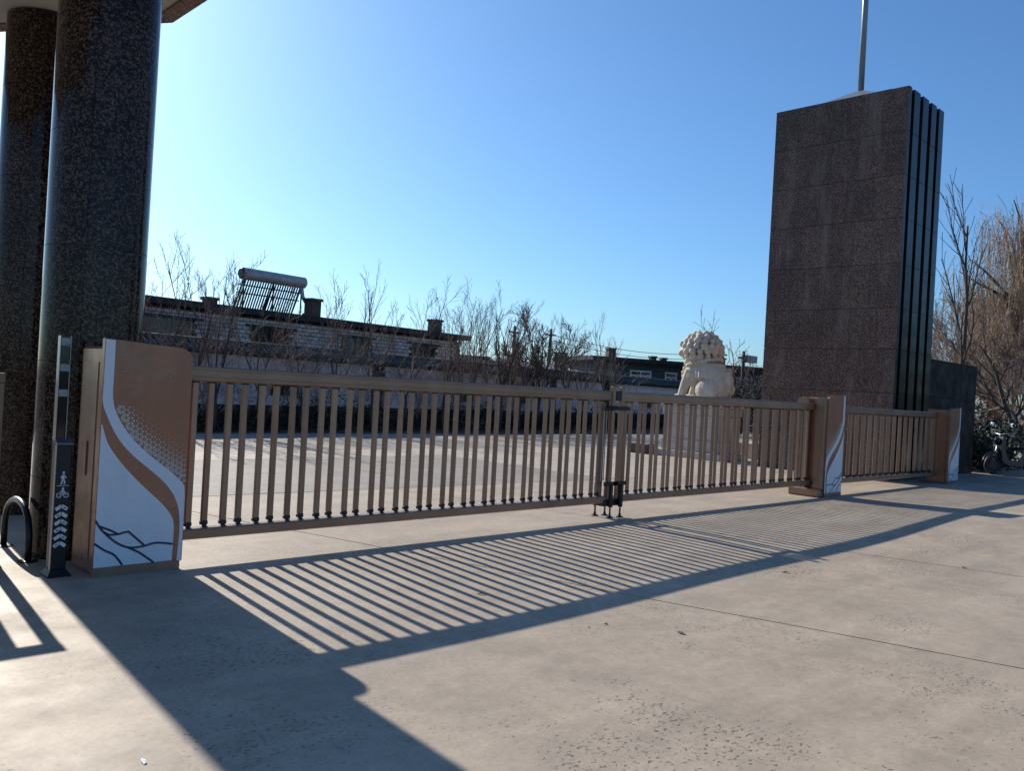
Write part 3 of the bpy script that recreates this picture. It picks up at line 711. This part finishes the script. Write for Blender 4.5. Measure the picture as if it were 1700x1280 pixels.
for i in range(4):
    b = MB()
    for x, z in [s for k_, s in enumerate(seen[300-len(halves):]+rest_low) if k_ % 4 == i]: b.box(x, x+bw-.026, -.012+random.uniform(-.003, .003), .06, z, z+bh-.024)
    tag(b.build('far_bricks', M['brick%d' % i], h1), kind='stuff')
for x, z, w_, _s in halves:
    if w_ > .04: MB().box(x, x+w_-.02, -.012, .06, z, z+bh-.024, .004).build('brick', M['brick%d' % random.randint(0, 3)], h1)
for a, c in hw:
    MB().box(a-.25, c+.25, -.05, .058, wz1+.005, wz1+.10).build('lintel', M['tar'], h1)
    f_ = MB(); f_.box(a, c, -.01, .055, wz0-.045, wz0); f_.box(a, a+.05, -.0, .055, wz0, wz1); f_.box(c-.05, c, 0, .055, wz0, wz1)
    f_.box((a+c)/2-.025, (a+c)/2+.025, 0, .055, wz0, wz1); f_.box(a+.05, (a+c)/2-.025, 0.005, .055, wz0+.13, wz0+.17)
    f_ = f_.build('window', M['winbrown'], h1)
    MB().box(a+.05, c-.05, .035, .052, wz0, wz1).build('pane', M['glass'], f_)
    MB().box(a-.06, c+.06, -.06, .058, wz0-.10, wz0-.046).build('sill', M['roof_pale'], h1)
def chimney(par, x, y, z0, w, hgt, cap=True):
    b = MB(); b.box(x-w/2, x+w/2, y-w/2, y+w/2, z0, z0+hgt)
    c_ = b.build('chimney', M['chimney'], par)
    if cap: MB().box(x-w/2-.05, x+w/2+.05, y-w/2-.05, y+w/2+.05, z0+hgt, z0+hgt+.09).build('chimney_cap', M['chimney'], c_)
chimney(h1, 5.38, .5, 3.66, .42, .60); chimney(h1, 11.76, .5, 3.66, .42, .48); chimney(h1, 1.28, .5, 3.66, .34, .16); chimney(h1, 5.0, .3, 3.66, .25, .12, False)

# solar water heater on the flat roof
sh = wthing('solar_water_heater', 'solar water heater with slanted glass tubes and round tank on the flat roof', 'water heater', 4.30, 7.3-2.9, z=3.66)
L2 = 1.32
b = MB(); b.tube([(-L2, 0, 1.32), (L2, 0, 1.32)], .21, 20); b.build('tank', M['tank'], sh)
for s in (-1, 1): b = MB(); b.tube([(s*L2, 0, 1.32), (s*(L2+.045), 0, 1.32)], [.20, .16], 18); b.build('tank_end', M['blackmetal'], sh)
for i in range(24):
    x = -L2+.12+i*(2*L2-.24)/23; b = MB(); b.tube([(x, .02, 1.20), (x, .56, .04)], .030, 8); b.build('glass_tube', M['vac'], sh)
for yy, zz in ((.13, .97), (.25, .70), (.56, .06)): MB().box(-L2, L2, yy-.02, yy+.02, zz-.055, zz-.015).build('cross_rail', M['blackmetal'], sh)
for x in (-L2+.1, 0, L2-.1):
    b = MB(); b.tube([(x, -.02, 1.2), (x, .0, 0)], .028, 6); b.tube([(x, 0, 1.15), (x, .58, .02)], .024, 6); b.tube([(x, 0, .06), (x, .58, .06)], .02, 6); b.build('stand_leg', M['blackmetal'], sh)
b = MB(); b.tube([(L2-.14, -.05, 1.15), (L2-.10, -.1, .8), (L2+.12, -.1, .55), (L2+.10, -.1, .0)], .075, 8); b.build('insulated_pipe', M['tank'], sh, True)

# ------------------------------------------------------------------ lower houses further along
h2 = wthing('low_house', 'low tiled house with several chimneys beyond the brick house', 'house', 13.6, 4.2)
LA, LB = 0.0, 12.6
MB().box(LA, LB, 0, 5, 0, 2.30).build('wall', M['plaster'], h2)
b = MB(); b.add([(LA-.3,-.4,2.28),(LB*.42,-.4,2.28),(LB*.42,2.5,3.0),(LA-.3,2.5,3.0),(LA-.3,5.4,2.28),(LB*.42,5.4,2.28),(LA-.3,-.4,2.2),(LB*.42,-.4,2.2)], [(0,1,2,3),(3,2,5,4),(6,7,1,0)]); b.build('roof', M['tile_dark'], h2)
b = MB(); b.add([(LB*.42+.01,-.42,2.32),(LB+.4,-.42,2.24),(LB-.6,2.5,3.02),(LB*.42+.01,2.5,3.06),(LB*.42+.01,5.4,2.3),(LB+.4,5.4,2.24),(LB*.42+.01,-.42,2.24),(LB+.4,-.42,2.16)], [(0,1,2,3),(3,2,5,4),(6,7,1,0),(1,5,2)]); b.build('roof', M['roof_pale'], h2)
b = MB(); x = LA-.2
while x < LB*.42: b.tube([(x, -.42, 2.31), (x, 2.48, 3.03)], .05, 5); x += .22
tag(b.build('roof_tiles', M['tile_dark'], h2), kind='stuff')
for x, w, hh in ((2.0, .5, .75), (4.4, .35, .2), (6.6, .4, .45), (11.0, .5, .85), (8.6, .3, .3)): chimney(h2, x, 1.8, 2.75, w, hh)
A3 = at_depth(985, 650, 47); B3 = at_depth(1285, 664, 51); A3.z = B3.z = 0
d3 = (B3-A3); L3 = d3.length; rz3 = math.atan2(d3.y, d3.x)
h3 = thing('dark_house', 'dark green-grey house with white-framed windows and black flat roof edge', 'house', A3, rz3)
MB().box(0, L3, 0, 5, 0, 3.25).build('wall', M['wallgreen'], h3)
b = MB(); b.box(-.4, L3+.3, -.55, 5.3, 3.38, 3.60); b.box(-.3, L3, -.35, 5.2, 3.25, 3.38); b.build('roof', M['tar'], h3)
px3 = lambda px: (lambda d: (A3.to_2d().cross(d)/d.cross(Vector((d3.x, d3.y)))*1.0))(Vector(ray(px, 640).to_2d()))
def u3(px):
    d = ray(px, 650); # intersect camera ray with wall line in plan
    den = d.x*d3.y-d.y*d3.x; s_ = (A3.x*d3.y-A3.y*d3.x)/den; return ((d.x*s_-A3.x)*d3.x+(d.y*s_-A3.y)*d3.y)/L3
for xa, xb, cols in ((1045, 1078, 4), (1103, 1121, 2), (1222, 1240, 2)):
    a, c = u3(xa), u3(xb); z0, z1 = 2.34, 2.92; zm = 2.66
    f_ = MB()
    for x in [a+(c-a)*i/cols for i in range(cols+1)]: f_.box(x-.035, x+.035, -.04, 0, z0, zm)
    for x in [a+(c-a)*i/max(1, cols//2) for i in range(cols//2+1)]: f_.box(x-.035, x+.035, -.04, 0, zm, z1)
    for z in (z0, zm, z1): f_.box(a-.035, c+.035, -.044, 0, z-.035, z+.035)
    f_ = f_.build('window', M['winwhite'], h3)
    for i in range(cols): MB().box(a+(c-a)*i/cols+.035, a+(c-a)*(i+1)/cols-.035, -.02, -.004, z0+.035, zm-.035).build('pane', M['glass'], f_)
    for i in range(cols//2): MB().box(a+(c-a)*i/(cols//2)+.035, a+(c-a)*(i+1)/(cols//2)-.035, -.02, -.004, zm+.035, z1-.035).build('pane', M['glass'], f_)
for px, w, hh in ((1018, .42, .46), (1089, .32, .17), (1107, .30, .12), (1203, .4, .35)): chimney(h3, u3(px), .6, 3.60, w, hh)

# utility poles and cables
poles = []
def upole(px, py, depth, label, arm=False):
    p = at_depth(px, py, depth); t = thing('utility_pole', label, 'pole', (p.x, p.y, 0), 0, 'utility poles behind the houses')
    b = MB(); b.lathe([(.14, 0), (.09, p.z)], 10); b.build('shaft', M['wood'], t, True)
    MB().box(-.5, .5, -.05, .05, p.z-.45, p.z-.35).build('crossarm', M['wood'], t); poles.append(p); return p
p1 = upole(855, 541, 52, 'dark wooden pole rising behind the tangle of saplings'); p2 = upole(915, 546, 56, 'dark wooden pole standing right of the densest bare tree')
p3 = upole(1201, 580, 62, 'thin dark pole showing just behind the lion back'); p4 = upole(1235, 583, 48, 'stout dark pole with a box between lion and tower')
MB().box(.12, 1.2, -.2, .2, p4.z-.62, p4.z-.22).build('junction_box', M['tank'], [o for o in COL.objects if o.name.startswith('utility_pole')][-1])
for i, (a, c, za, zb) in enumerate(((p2, p3, -.40, -.35), (p2, p3, -.75, -.70), (p3, p4, -.4, -.38), (p1, p2, -.40, -.40))):
    pts = []
    for k_ in range(13): t_ = k_/12; q = a*(1-t_)+c*t_; pts.append((q.x, q.y, (a.z+za)*(1-t_)+(c.z+zb)*t_-.5*math.sin(math.pi*t_)))
    tag(MB().tube(pts, .02, 4).build('power_cable', M['wire']), ('upper black cable strung from the wooden pole to behind the lion', 'lower black cable strung from the wooden pole to behind the lion', 'black cable between the two poles right of the lion', 'black cable joining the two poles above the saplings')[i], 'cable', 'overhead cables')

# ------------------------------------------------------------------ trees
def grow(bt, bc, p, d, L, r, lev, maxlev, rnd, spread=.6, up=.25, nch=(5, 8), trunk_lev=0, wander=.12, sides=5, lratio=(.40, .62), start=.3, minr=.0045):
    n_ = 6 if lev == 0 else 5 if lev < maxlev else 3
    pts = [p.copy()]; dd = d.copy(); cur = p.copy(); dirs = [d.copy()]
    for i in range(n_):
        dd = (dd + Vector((rnd.gauss(0, wander), rnd.gauss(0, wander), rnd.gauss(0, wander)+up*.25))).normalized()
        cur = cur + dd*(L/n_); pts.append(cur.copy()); dirs.append(dd.copy())
    rs = [max(minr, r*(1-.72*i/n_)) for i in range(n_+1)]
    (bt if lev <= trunk_lev else bc).tube(pts, rs, sides if lev <= trunk_lev else (4 if lev < maxlev else 3), False)
    if lev >= maxlev: return
    k_ = rnd.randint(*nch)
    for i in range(k_):
        t_ = start+(1-start)*(i+rnd.random()*.7)/k_; t_ = min(.98, t_); j = min(n_-1, int(t_*n_)); w = t_*n_-j
        q = pts[j]*(1-w)+pts[j+1]*w; a = rnd.uniform(0, 2*math.pi); ax = dirs[j]
        s1 = ax.cross(Vector((.3, .8, .2))).normalized(); s2 = ax.cross(s1)
        nd = (ax + (s1*math.cos(a)+s2*math.sin(a))*spread*rnd.uniform(.7, 1.3) + Vector((0, 0, up))).normalized()
        grow(bt, bc, q, nd, L*rnd.uniform(*lratio)*(1.1-.45*t_), max(minr, rs[j]*.62), lev+1, maxlev, rnd, spread, up, nch, trunk_lev, wander, sides, lratio, .15, minr)
def bare_tree(name, label, loc, hgt, seed, stems=3, r=.035, lean=.18, maxlev=3, spread=.55, up=.25, nch=(5, 8), group=None, mats=('bark', 'twig'), cat='tree', splitz=.35, wander=.10, trunk_lev=0, lratio=(.36, .58), minr=.0045):
    rnd = random.Random(seed); t = thing(name, label, cat, loc, rnd.uniform(0, 6), group); bt = MB(); bc = MB()
    z0 = hgt*splitz*rnd.uniform(.6, 1.0)
    if stems > 1:
        bt.tube([(0,0,-.05), (rnd.gauss(0,.02), rnd.gauss(0,.02), z0*.5), (0,0,z0)], [r*1.6, r*1.35, r*1.2], 7)
        for s in range(stems):
            a = 2*math.pi*(s+rnd.random()*.6)/stems; d = Vector((math.cos(a)*lean*rnd.uniform(.6,1.5), math.sin(a)*lean*rnd.uniform(.6,1.5), 1)).normalized()
            grow(bt, bc, Vector((0,0,z0*rnd.uniform(.75, 1))), d, (hgt-z0)*rnd.uniform(.72, 1.02), r*rnd.uniform(.6, 1), 0, maxlev-1, rnd, spread, up, nch, trunk_lev, wander, 5, lratio, .2, minr)
    else:
        grow(bt, bc, Vector((0,0,-.05)), Vector((rnd.gauss(0,.05), rnd.gauss(0,.05), 1)).normalized(), hgt, r*1.5, 0, maxlev, rnd, spread, up, nch, trunk_lev, wander, 7, lratio, .3, minr)
    bt.build('trunk', M[mats[0]], t, True); bc.build('crown', M[mats[1]], t, True); return t
G = 'bare saplings along the courtyard wall'
sap = [ # photo x of the stem, v in front of wall, height, stems, label
 (262, -1.3, 4.6, 3, 'bare sapling close to the granite column with long upright shoots'),
 (318, -1.0, 5.3, 3, 'tall bare sapling standing left of the leaning dark stem'),
 (356, -1.5, 5.2, 4, 'bare many-stemmed sapling just left of the solar water heater'),
 (428, -1.1, 4.6, 3, 'bare sapling whose shoots cross the solar water heater'),
 (500, -1.4, 3.9, 3, 'short bare sapling under the first chimney'),
 (556, -1.1, 5.2, 4, 'bare fan-shaped sapling right of the first chimney'),
 (618, -1.5, 4.7, 3, 'slender bare sapling beside the slatted wall vent'),
 (672, -1.2, 5.2, 3, 'bare sapling with one straight dark stem left of the second chimney'),
 (735, -1.4, 4.4, 3, 'bare twiggy sapling right below the second chimney'),
 (782, -1.2, 5.3, 5, 'tall bushy bare sapling at the end of the brick house'),
 (815, -1.5, 5.2, 4, 'bare broom-shaped sapling in front of the tiled low house'),
 (845, -1.0, 4.5, 3, 'bare sapling in front of the left wooden pole'),
 (760, -1.7, 4.6, 5, 'bare bushy sapling just past the second chimney'), (830, -1.8, 4.9, 5, 'bare bushy sapling left of the left wooden pole'), (862, -1.7, 4.6, 4, 'bare sapling overlapping the densest tree on its left'), (905, -1.8, 4.4, 5, 'bare sapling overlapping the densest tree on its right'),
 (935, -1.4, 4.7, 3, 'bare sapling right of the second wooden pole'),
 (968, -1.1, 4.7, 4, 'bare sapling before the pale roofed end of the low house'),
 (1008, -1.4, 5.0, 4, 'bare upright sapling before the dark house chimney')]
for i, (px, v, hh, st, lab) in enumerate(sap):
    d = ray(px, 690); s_ = (P0.dot(ND)+v)/(d.dot(ND)); q = d*s_
    bare_tree('bare_sapling', lab, (q.x, q.y, 0), hh*.94*random.Random(i).uniform(.93, 1.05), 40+i, st, random.Random(i+9).uniform(.026, .042), random.Random(i+5).uniform(.12, .34), 3, random.Random(i+3).uniform(.48, .85), random.Random(i+7).uniform(.12, .36), (6, 10), G, ('bark', 'twig'), 'tree', .30, .07, 0, (.28, .48), .0046)
d = ray(893, 690); s_ = (P0.dot(ND)-1.0)/(d.dot(ND)); q = d*s_
bare_tree('bare_tree', 'densest dark bare tree with thick crooked limbs between the two wooden poles', (q.x, q.y, 0), 4.5, 5, 4, .075, .38, 4, .75, .18, (6, 9), None, ('bark', 'bark'), 'tree', .28, .14, 0, (.40, .6), .008)
# dry shrub thicket at the foot of the wall
rs_ = random.Random(77); SHL = ['dry twiggy shrub at the wall foot near the first cabinet', 'dry twiggy shrub below the left brick house window', 'dry twiggy shrub below the solar water heater', 'dry twiggy shrub below the first chimney', 'dry twiggy shrub left of the slatted vent', 'dry twiggy shrub right of the slatted vent', 'dry twiggy shrub below the second chimney', 'dry twiggy shrub at the end of the brick house', 'dry twiggy shrub below the low tiled roof', 'dry twiggy shrub under the densest bare tree', 'dry twiggy shrub below the pale roof', 'dry twiggy shrub before the dark house']
for i, px in enumerate((290, 350, 440, 520, 590, 655, 710, 765, 815, 870, 930, 990)):
    d = ray(px, 690); s_ = (P0.dot(ND)-.75)/(d.dot(ND)); q = d*s_
    t = thing('dry_shrub', SHL[i], 'shrub', (q.x, q.y, 0), 0, 'dry shrubs at the wall foot'); bt = MB(); bc = MB(); rnd = random.Random(200+i)
    for s in range(12):
        a = rnd.uniform(0, 6.28); ln = rnd.uniform(.25, .9); dd = Vector((math.cos(a)*ln, math.sin(a)*ln*.45-.05, 1)).normalized()
        grow(bt, bc, Vector((rnd.uniform(-.9, .9), rnd.uniform(-.2, .2), -.03)), dd, rnd.uniform(1.6, 2.9), .015, 0, 2, rnd, .75, .0, (4, 7), 0, .16, 4, (.35, .6), .3, .004)
    bt.build('stems', M['twig_pale'], t); bc.build('crown', M['twig_pale'], t)
# dark evergreen hedge in front of the base course
def leaf_mass(b, n_, fn, size, rnd):
    for _ in range(n_):
        p = fn(); a = Vector((rnd.gauss(0,1), rnd.gauss(0,1), rnd.gauss(0,.6))).normalized(); c_ = a.cross(Vector((rnd.gauss(0,1), rnd.gauss(0,1), rnd.gauss(0,1)))).normalized(); s = size*rnd.uniform(.6, 1.4)
        b.add([p-a*s, p+c_*s*.45, p+a*s, p-c_*s*.45], [(0, 1, 2, 3)])
rnd = random.Random(11)
for i in range(9):
    u0 = -5.5+i*3.3; t = wthing('clipped_hedge', ('dark low hedge at the wall foot behind the first cabinet', 'dark low hedge below the left house windows', 'dark low hedge in front of the wall below the heater', 'dark low hedge left of the slatted vent', 'dark low hedge right of the slatted vent', 'dark low hedge below the end of the brick house', 'dark low hedge below the tiled low house', 'dark low hedge below the pale roof', 'dark low hedge left of the stone lion')[i], 'hedge', u0+1.6, -.95, 'low dark hedges at the wall foot')
    b = MB(); leaf_mass(b, 1500, lambda: Vector((rnd.uniform(-1.6, 1.6), rnd.gauss(0, .17), abs(rnd.gauss(.32, .2))*(1+.25*math.sin(u0+rnd.random())))), .055, rnd); b.build('foliage', M['hedge'], t)
    b = MB()
    for s in range(22): x = rnd.uniform(-1.5, 1.5); b.tube([(x, 0, -.02), (x+rnd.gauss(0,.05), rnd.gauss(0,.06), .5)], [.012, .006], 4)
    b.build('stems', M['bark'], t)

# right-hand side: trees beyond the low wall
def spot(px, depth): q = at_depth(px, 690, depth); return (q.x, q.y, 0)
bare_tree('bare_tree', 'slender bare tree with one straight leader right beside the tower', spot(1578, 38), 9.9, 14, 1, .085, .1, 2, .62, .34, (9, 11), None, ('bark', 'bark'), 'tree', .3, .06, 1, (.34, .5), .013)
bare_tree('bare_tree', 'dark crooked old tree with heavy limbs beside the low granite wall end', spot(1690, 27), 4.6, 33, 4, .14, .62, 4, .8, .12, (5, 8), None, ('bark', 'bark'), 'tree', .30, .15, 0, (.42, .62), .007)
for i, (px, dp, hh, lab) in enumerate(((1600, 50, 8.0, 'pale bare tree filling the gap right of the tower'), (1640, 47, 7.4, 'pale bare bushy tree below the willow'), (1672, 40, 6.4, 'grey bare bushy tree behind the crooked old tree'), (1715, 44, 6.2, 'grey bare tree at the foot of the willow'), (1570, 55, 7.0, 'pale bare tree showing at the tower corner'))):
    bare_tree('bare_tree', lab, spot(px, dp), hh, 60+i, 5, .06, .40, 4, .62, .18, (7, 10), 'bare trees beyond the low wall', ('bark', 'twig_pale'), 'tree', .16, .10, 0, (.38, .58), .010)
def willow(name, label, loc, hgt, R_, nstr, seed):
    rnd = random.Random(seed); t = thing(name, label, 'tree', loc); bt = MB(); bc = MB(); tips = []
    bt.tube([(0,0,-.1), (.1,.05,hgt*.2), (0,.1,hgt*.36)], [.34, .27, .22], 10)
    for i in range(22):
        a = 2*math.pi*(i+rnd.random())/11; ln = R_*rnd.uniform(.25, 1.0); top = hgt*(1-.34*(ln/R_)**2)*rnd.uniform(.80, 1)
        P = [Vector((0,.1,hgt*rnd.uniform(.26,.38))), Vector((math.cos(a)*ln*.4, math.sin(a)*ln*.4, hgt*.55)), Vector((math.cos(a)*ln*.75, math.sin(a)*ln*.75, top*.93)), Vector((math.cos(a)*ln, math.sin(a)*ln, top))]
        bt.tube(P, [.14, .09, .05, .02], 6)
        for k_ in range(nstr//22):
            w = rnd.uniform(.9, 2.99); j = int(w); q = P[j]*(1-(w-j))+P[j+1]*(w-j) + Vector((rnd.gauss(0,.55), rnd.gauss(0,.55), rnd.gauss(0,.25)))
            ln2 = rnd.uniform(.9, 2.9)*(hgt/11); ox, oy = rnd.gauss(0,.22), rnd.gauss(0,.22); pts = [q]
            for m_ in range(1, 6): f_ = m_/5; pts.append(q+Vector((ox*math.sqrt(f_)*1.4, oy*math.sqrt(f_)*1.4, .18*math.sin(f_*3.1)*(1-f_)-ln2*f_)))
            bc.tube(pts, [.010, .009, .008, .008, .007, .006], 3, False)
            for m_ in range(1, 6):
                for _ in range(2):
                    c_ = pts[m_]+Vector((rnd.gauss(0,.05), rnd.gauss(0,.05), rnd.gauss(0,.1))); e = Vector((rnd.gauss(0,.02), rnd.gauss(0,.02), -.085)); s_ = Vector((rnd.gauss(0,.013), rnd.gauss(0,.013), 0)); bc.add([c_, c_+e*.5+s_, c_+e, c_+e*.5-s_], [(0,1,2,3)])
    bt.build('trunk', M['bark'], t, True); bc.build('crown', M['willow'], t); return t
willow('weeping_willow', 'tall weeping willow with brown hanging strands at the frame edge', spot(1712, 40), 13.2, 4.2, 2300, 5)
willow('weeping_willow', 'smaller brown weeping willow behind the slender leader tree', spot(1652, 52), 10.2, 3.0, 800, 8)
t = thing('red_leaved_shrub', 'shrub with dry red-brown leaves at the end of the low granite wall', 'shrub', spot(1650, 30)); rnd = random.Random(31); bt = MB(); bc = MB()
for s in range(12):
    a = rnd.uniform(0, 6.28); grow(bt, bc, Vector((rnd.uniform(-.4,.4), rnd.uniform(-.3,.3), -.03)), Vector((math.cos(a)*.35, math.sin(a)*.35, 1)).normalized(), rnd.uniform(1.6, 2.5), .016, 0, 2, rnd, .6, .1, (4, 6), 0, .12, 4, (.4, .6), .3, .006)
bt.build('stems', M['bark'], t); bc.build('twigs', M['twig'], t)
b = MB(); leaf_mass(b, 1500, lambda: Vector((rnd.gauss(0,.5), rnd.gauss(0,.45), max(.5, rnd.gauss(1.55,.5)))), .045, rnd); b.build('foliage', M['redleaf'], t)
t = thing('evergreen_hedge', 'dark evergreen hedge behind the parked scooter', 'hedge', (26.4, 7.8, 0), rad(6)); b = MB()
leaf_mass(b, 17000, lambda: Vector((rnd.uniform(-2.2, 4.2), rnd.gauss(0,.45), abs(rnd.gauss(.60,.32))*(1+.15*math.sin(rnd.random()*6)))), .06, rnd); b.build('foliage', M['hedge'], t)
b = MB()
for s in range(40): x = rnd.uniform(-2.1, 3.1); b.tube([(x, rnd.gauss(0,.2), -.03), (x+rnd.gauss(0,.1), rnd.gauss(0,.2), .7)], [.018, .008], 5)
b.build('stems', M['bark'], t)
t = thing('vine_thicket', 'dark leafy thicket between the stone lion and the tower', 'shrub', spot(1240, 37), rad(-35)); b = MB()
leaf_mass(b, 5200, lambda: Vector((rnd.uniform(-2.3, 2.3), rnd.gauss(0,.4), abs(rnd.gauss(1.3,.62)))), .06, rnd); b.build('foliage', M['hedge'], t)
bt = MB(); bc = MB()
for s in range(16): grow(bt, bc, Vector((rnd.uniform(-2.2,2.2), rnd.uniform(-.3,.3), -.03)), Vector((rnd.gauss(0,.25), rnd.gauss(0,.25), 1)).normalized(), rnd.uniform(2.0, 3.2), .02, 0, 2, rnd, .7, .1, (5, 7), 0, .14, 4, (.35, .55), .3, .007)
bt.build('stems', M['bark'], t); bc.build('twigs', M['twig'], t)
bare_tree('bare_tree', 'thin bare branching tree rising just behind the lion mane', spot(1203, 43), 5.9, 91, 3, .07, .42, 3, .75, .2, (4, 6), None, ('bark', 'twig'), 'tree', .45, .12, 0, (.35, .55), .010)

# ------------------------------------------------------------------ parked scooter by the low wall
sc = thing('parked_scooter', 'dark motor scooter with round mirror parked in shade by the low wall', 'scooter', (24.6, 6.35, 0), rad(150))
for x in (-.62, .62):
    b = MB(); ring = []
    for i in range(24):
        a = 2*math.pi*i/24
        for j in range(8): c_ = 2*math.pi*j/8; ring.append((x+(.20+.05*math.cos(c_))*math.cos(a), .05*math.sin(c_), .25+(.20+.05*math.cos(c_))*math.sin(a)))
    fs = [(i*8+j, i*8+(j+1) % 8, ((i+1) % 24)*8+(j+1) % 8, ((i+1) % 24)*8+j) for i in range(24) for j in range(8)]
    w = b.add(ring, fs).build('wheel', M['rubber'], sc, True)
    b = MB(); b.tube([(x, -.04, .25), (x, .04, .25)], .14, 16); b.build('rim', M['blackmetal'], w)
b = MB(); b.prism_y([(-.80,.42),(-.55,.30),(-.20,.24),(.20,.24),(.42,.34),(.50,.72),(.44,.98),(.36,.98),(.34,.60),(.24,.38),(-.12,.38),(-.20,.62),(-.75,.66)], -.13, .13); b.build('body', M['scooter'], sc)
MB().box(-.78, -.10, -.12, .12, .66, .76, .04).build('seat', M['rubber'], sc)
b = MB(); b.tube([(.60, 0, .25), (.52, 0, .6), (.40, 0, 1.02)], .03, 8); b.build('fork', M['steel'], sc, True)
b = MB(); b.tube([(.30, -.33, 1.06), (.40, -.15, 1.05), (.42, 0, 1.03), (.40, .15, 1.05), (.30, .33, 1.06)], .017, 8); b.build('handlebar', M['steel'], sc, True)
b = MB(); pts = [(.62+.30*math.cos(a), 0, .25+.30*math.sin(a)) for a in [math.pi*(.05+.8*i/10) for i in range(11)]]; b.tube(pts, .035, 6); b.build('mudguard', M['scooter'], sc, True)
b = MB(); b.ellipsoid((.50, 0, .86), (.08, .09, .10)); b.build('headlight', M['glass'], sc, True)
for s in (-1, 1):
    b = MB(); b.tube([(.36, s*.24, 1.05), (.36, s*.30, 1.24)], .008, 6); mi = b.build('mirror', M['blackmetal'], sc)
    b = MB(); b.ellipsoid((.36, s*.32, 1.28), (.02, .085, .055), 16, 10); b.build('mirror_glass', M['mirror'], mi, True)

# ------------------------------------------------------------------ small litter on the concrete
rnd = random.Random(5); GL = [('small pale pebble lying inside the wide column shadow', 347, 1023), ('pale twist of paper on the sunlit concrete at the lower left', 238, 1268), ('small pale pebble on the sunny concrete right of the rail shadow', 1005, 1033)]
for lab, px, py in GL:
    p = on_z(px, py); b = MB(); (b.ellipsoid((0,0,.005), (.016, .012, .008), 9, 6) if 'pebble' in lab else b.add([(-.032,-.006,.002),(.0,-.010,.008),(.032,-.003,.002),(.026,.008,.006),(-.006,.009,.002),(-.028,.006,.007)], [(0,1,4,5),(1,2,3,4)])); o = b.build('pebble' if 'pebble' in lab else 'paper_scrap', M['stonechip'] if 'pebble' in lab else M['print_white']); o.location = (p.x, p.y, gh(p.x, p.y)); o.rotation_euler = (0, 0, rnd.random()*6); tag(o, lab, 'pebble' if 'pebble' in lab else 'litter')
for i, (px, py, lab) in enumerate(((800, 985, 'dry leaf lying on the rail shadow stripes'), (1130, 1049, 'dry leaf on sunny concrete left of the long joint'), (1304, 953, 'dry leaf just outside the top rail shadow'), (1600, 944, 'dry leaf on the far right concrete'))):
    p = on_z(px, py); b = MB(); L_ = .045; b.add([(-L_,0,0),(0,.016,.010),(L_,0,.004),(0,-.016,.008),(0,0,.002)], [(0,4,1),(4,2,1),(0,3,4),(3,2,4)]); o = b.build('fallen_leaf', M['leafbrown']); o.location = (p.x, p.y, gh(p.x, p.y)+.003); o.rotation_euler = (0, 0, rnd.random()*6); tag(o, lab, 'leaf', 'dry leaves on the concrete')

# ------------------------------------------------------------------ evergreens down the road, mirrored in the polished fins
rnd = random.Random(19)
for i, (x, y, hh, lab) in enumerate(((34.5, .6, 8.2, 'dark conifer by the road nearest the tower fins'), (36.5, -2.2, 9.0, 'dark conifer second along the road'), (39.5, -4.4, 8.6, 'dark conifer third along the road'), (42.5, -6.6, 9.4, 'dark conifer fourth along the road'), (38.5, 1.4, 8.4, 'dark conifer set back from the road'), (46.0, -8.6, 9.0, 'dark conifer furthest along the road'))):
    t = thing('roadside_conifer', lab, 'tree', (x, y, 0), 0, 'conifers down the road')
    MB().lathe([(.16, -.05), (.12, hh*.5), (.03, hh*.97)], 8).build('trunk', M['bark'], t, True); b = MB()
    def fn():
        z = .6+(hh-.6)*rnd.random()**1.35; r_ = 1.75*(1-z/hh)**.8*math.sqrt(rnd.random())*(.8+.25*math.sin(z*7)); a = rnd.uniform(0, 6.28); return Vector((r_*math.cos(a), r_*math.sin(a), z))
    leaf_mass(b, 3000, fn, .14, rnd); b.build('crown', M['hedge'], t)
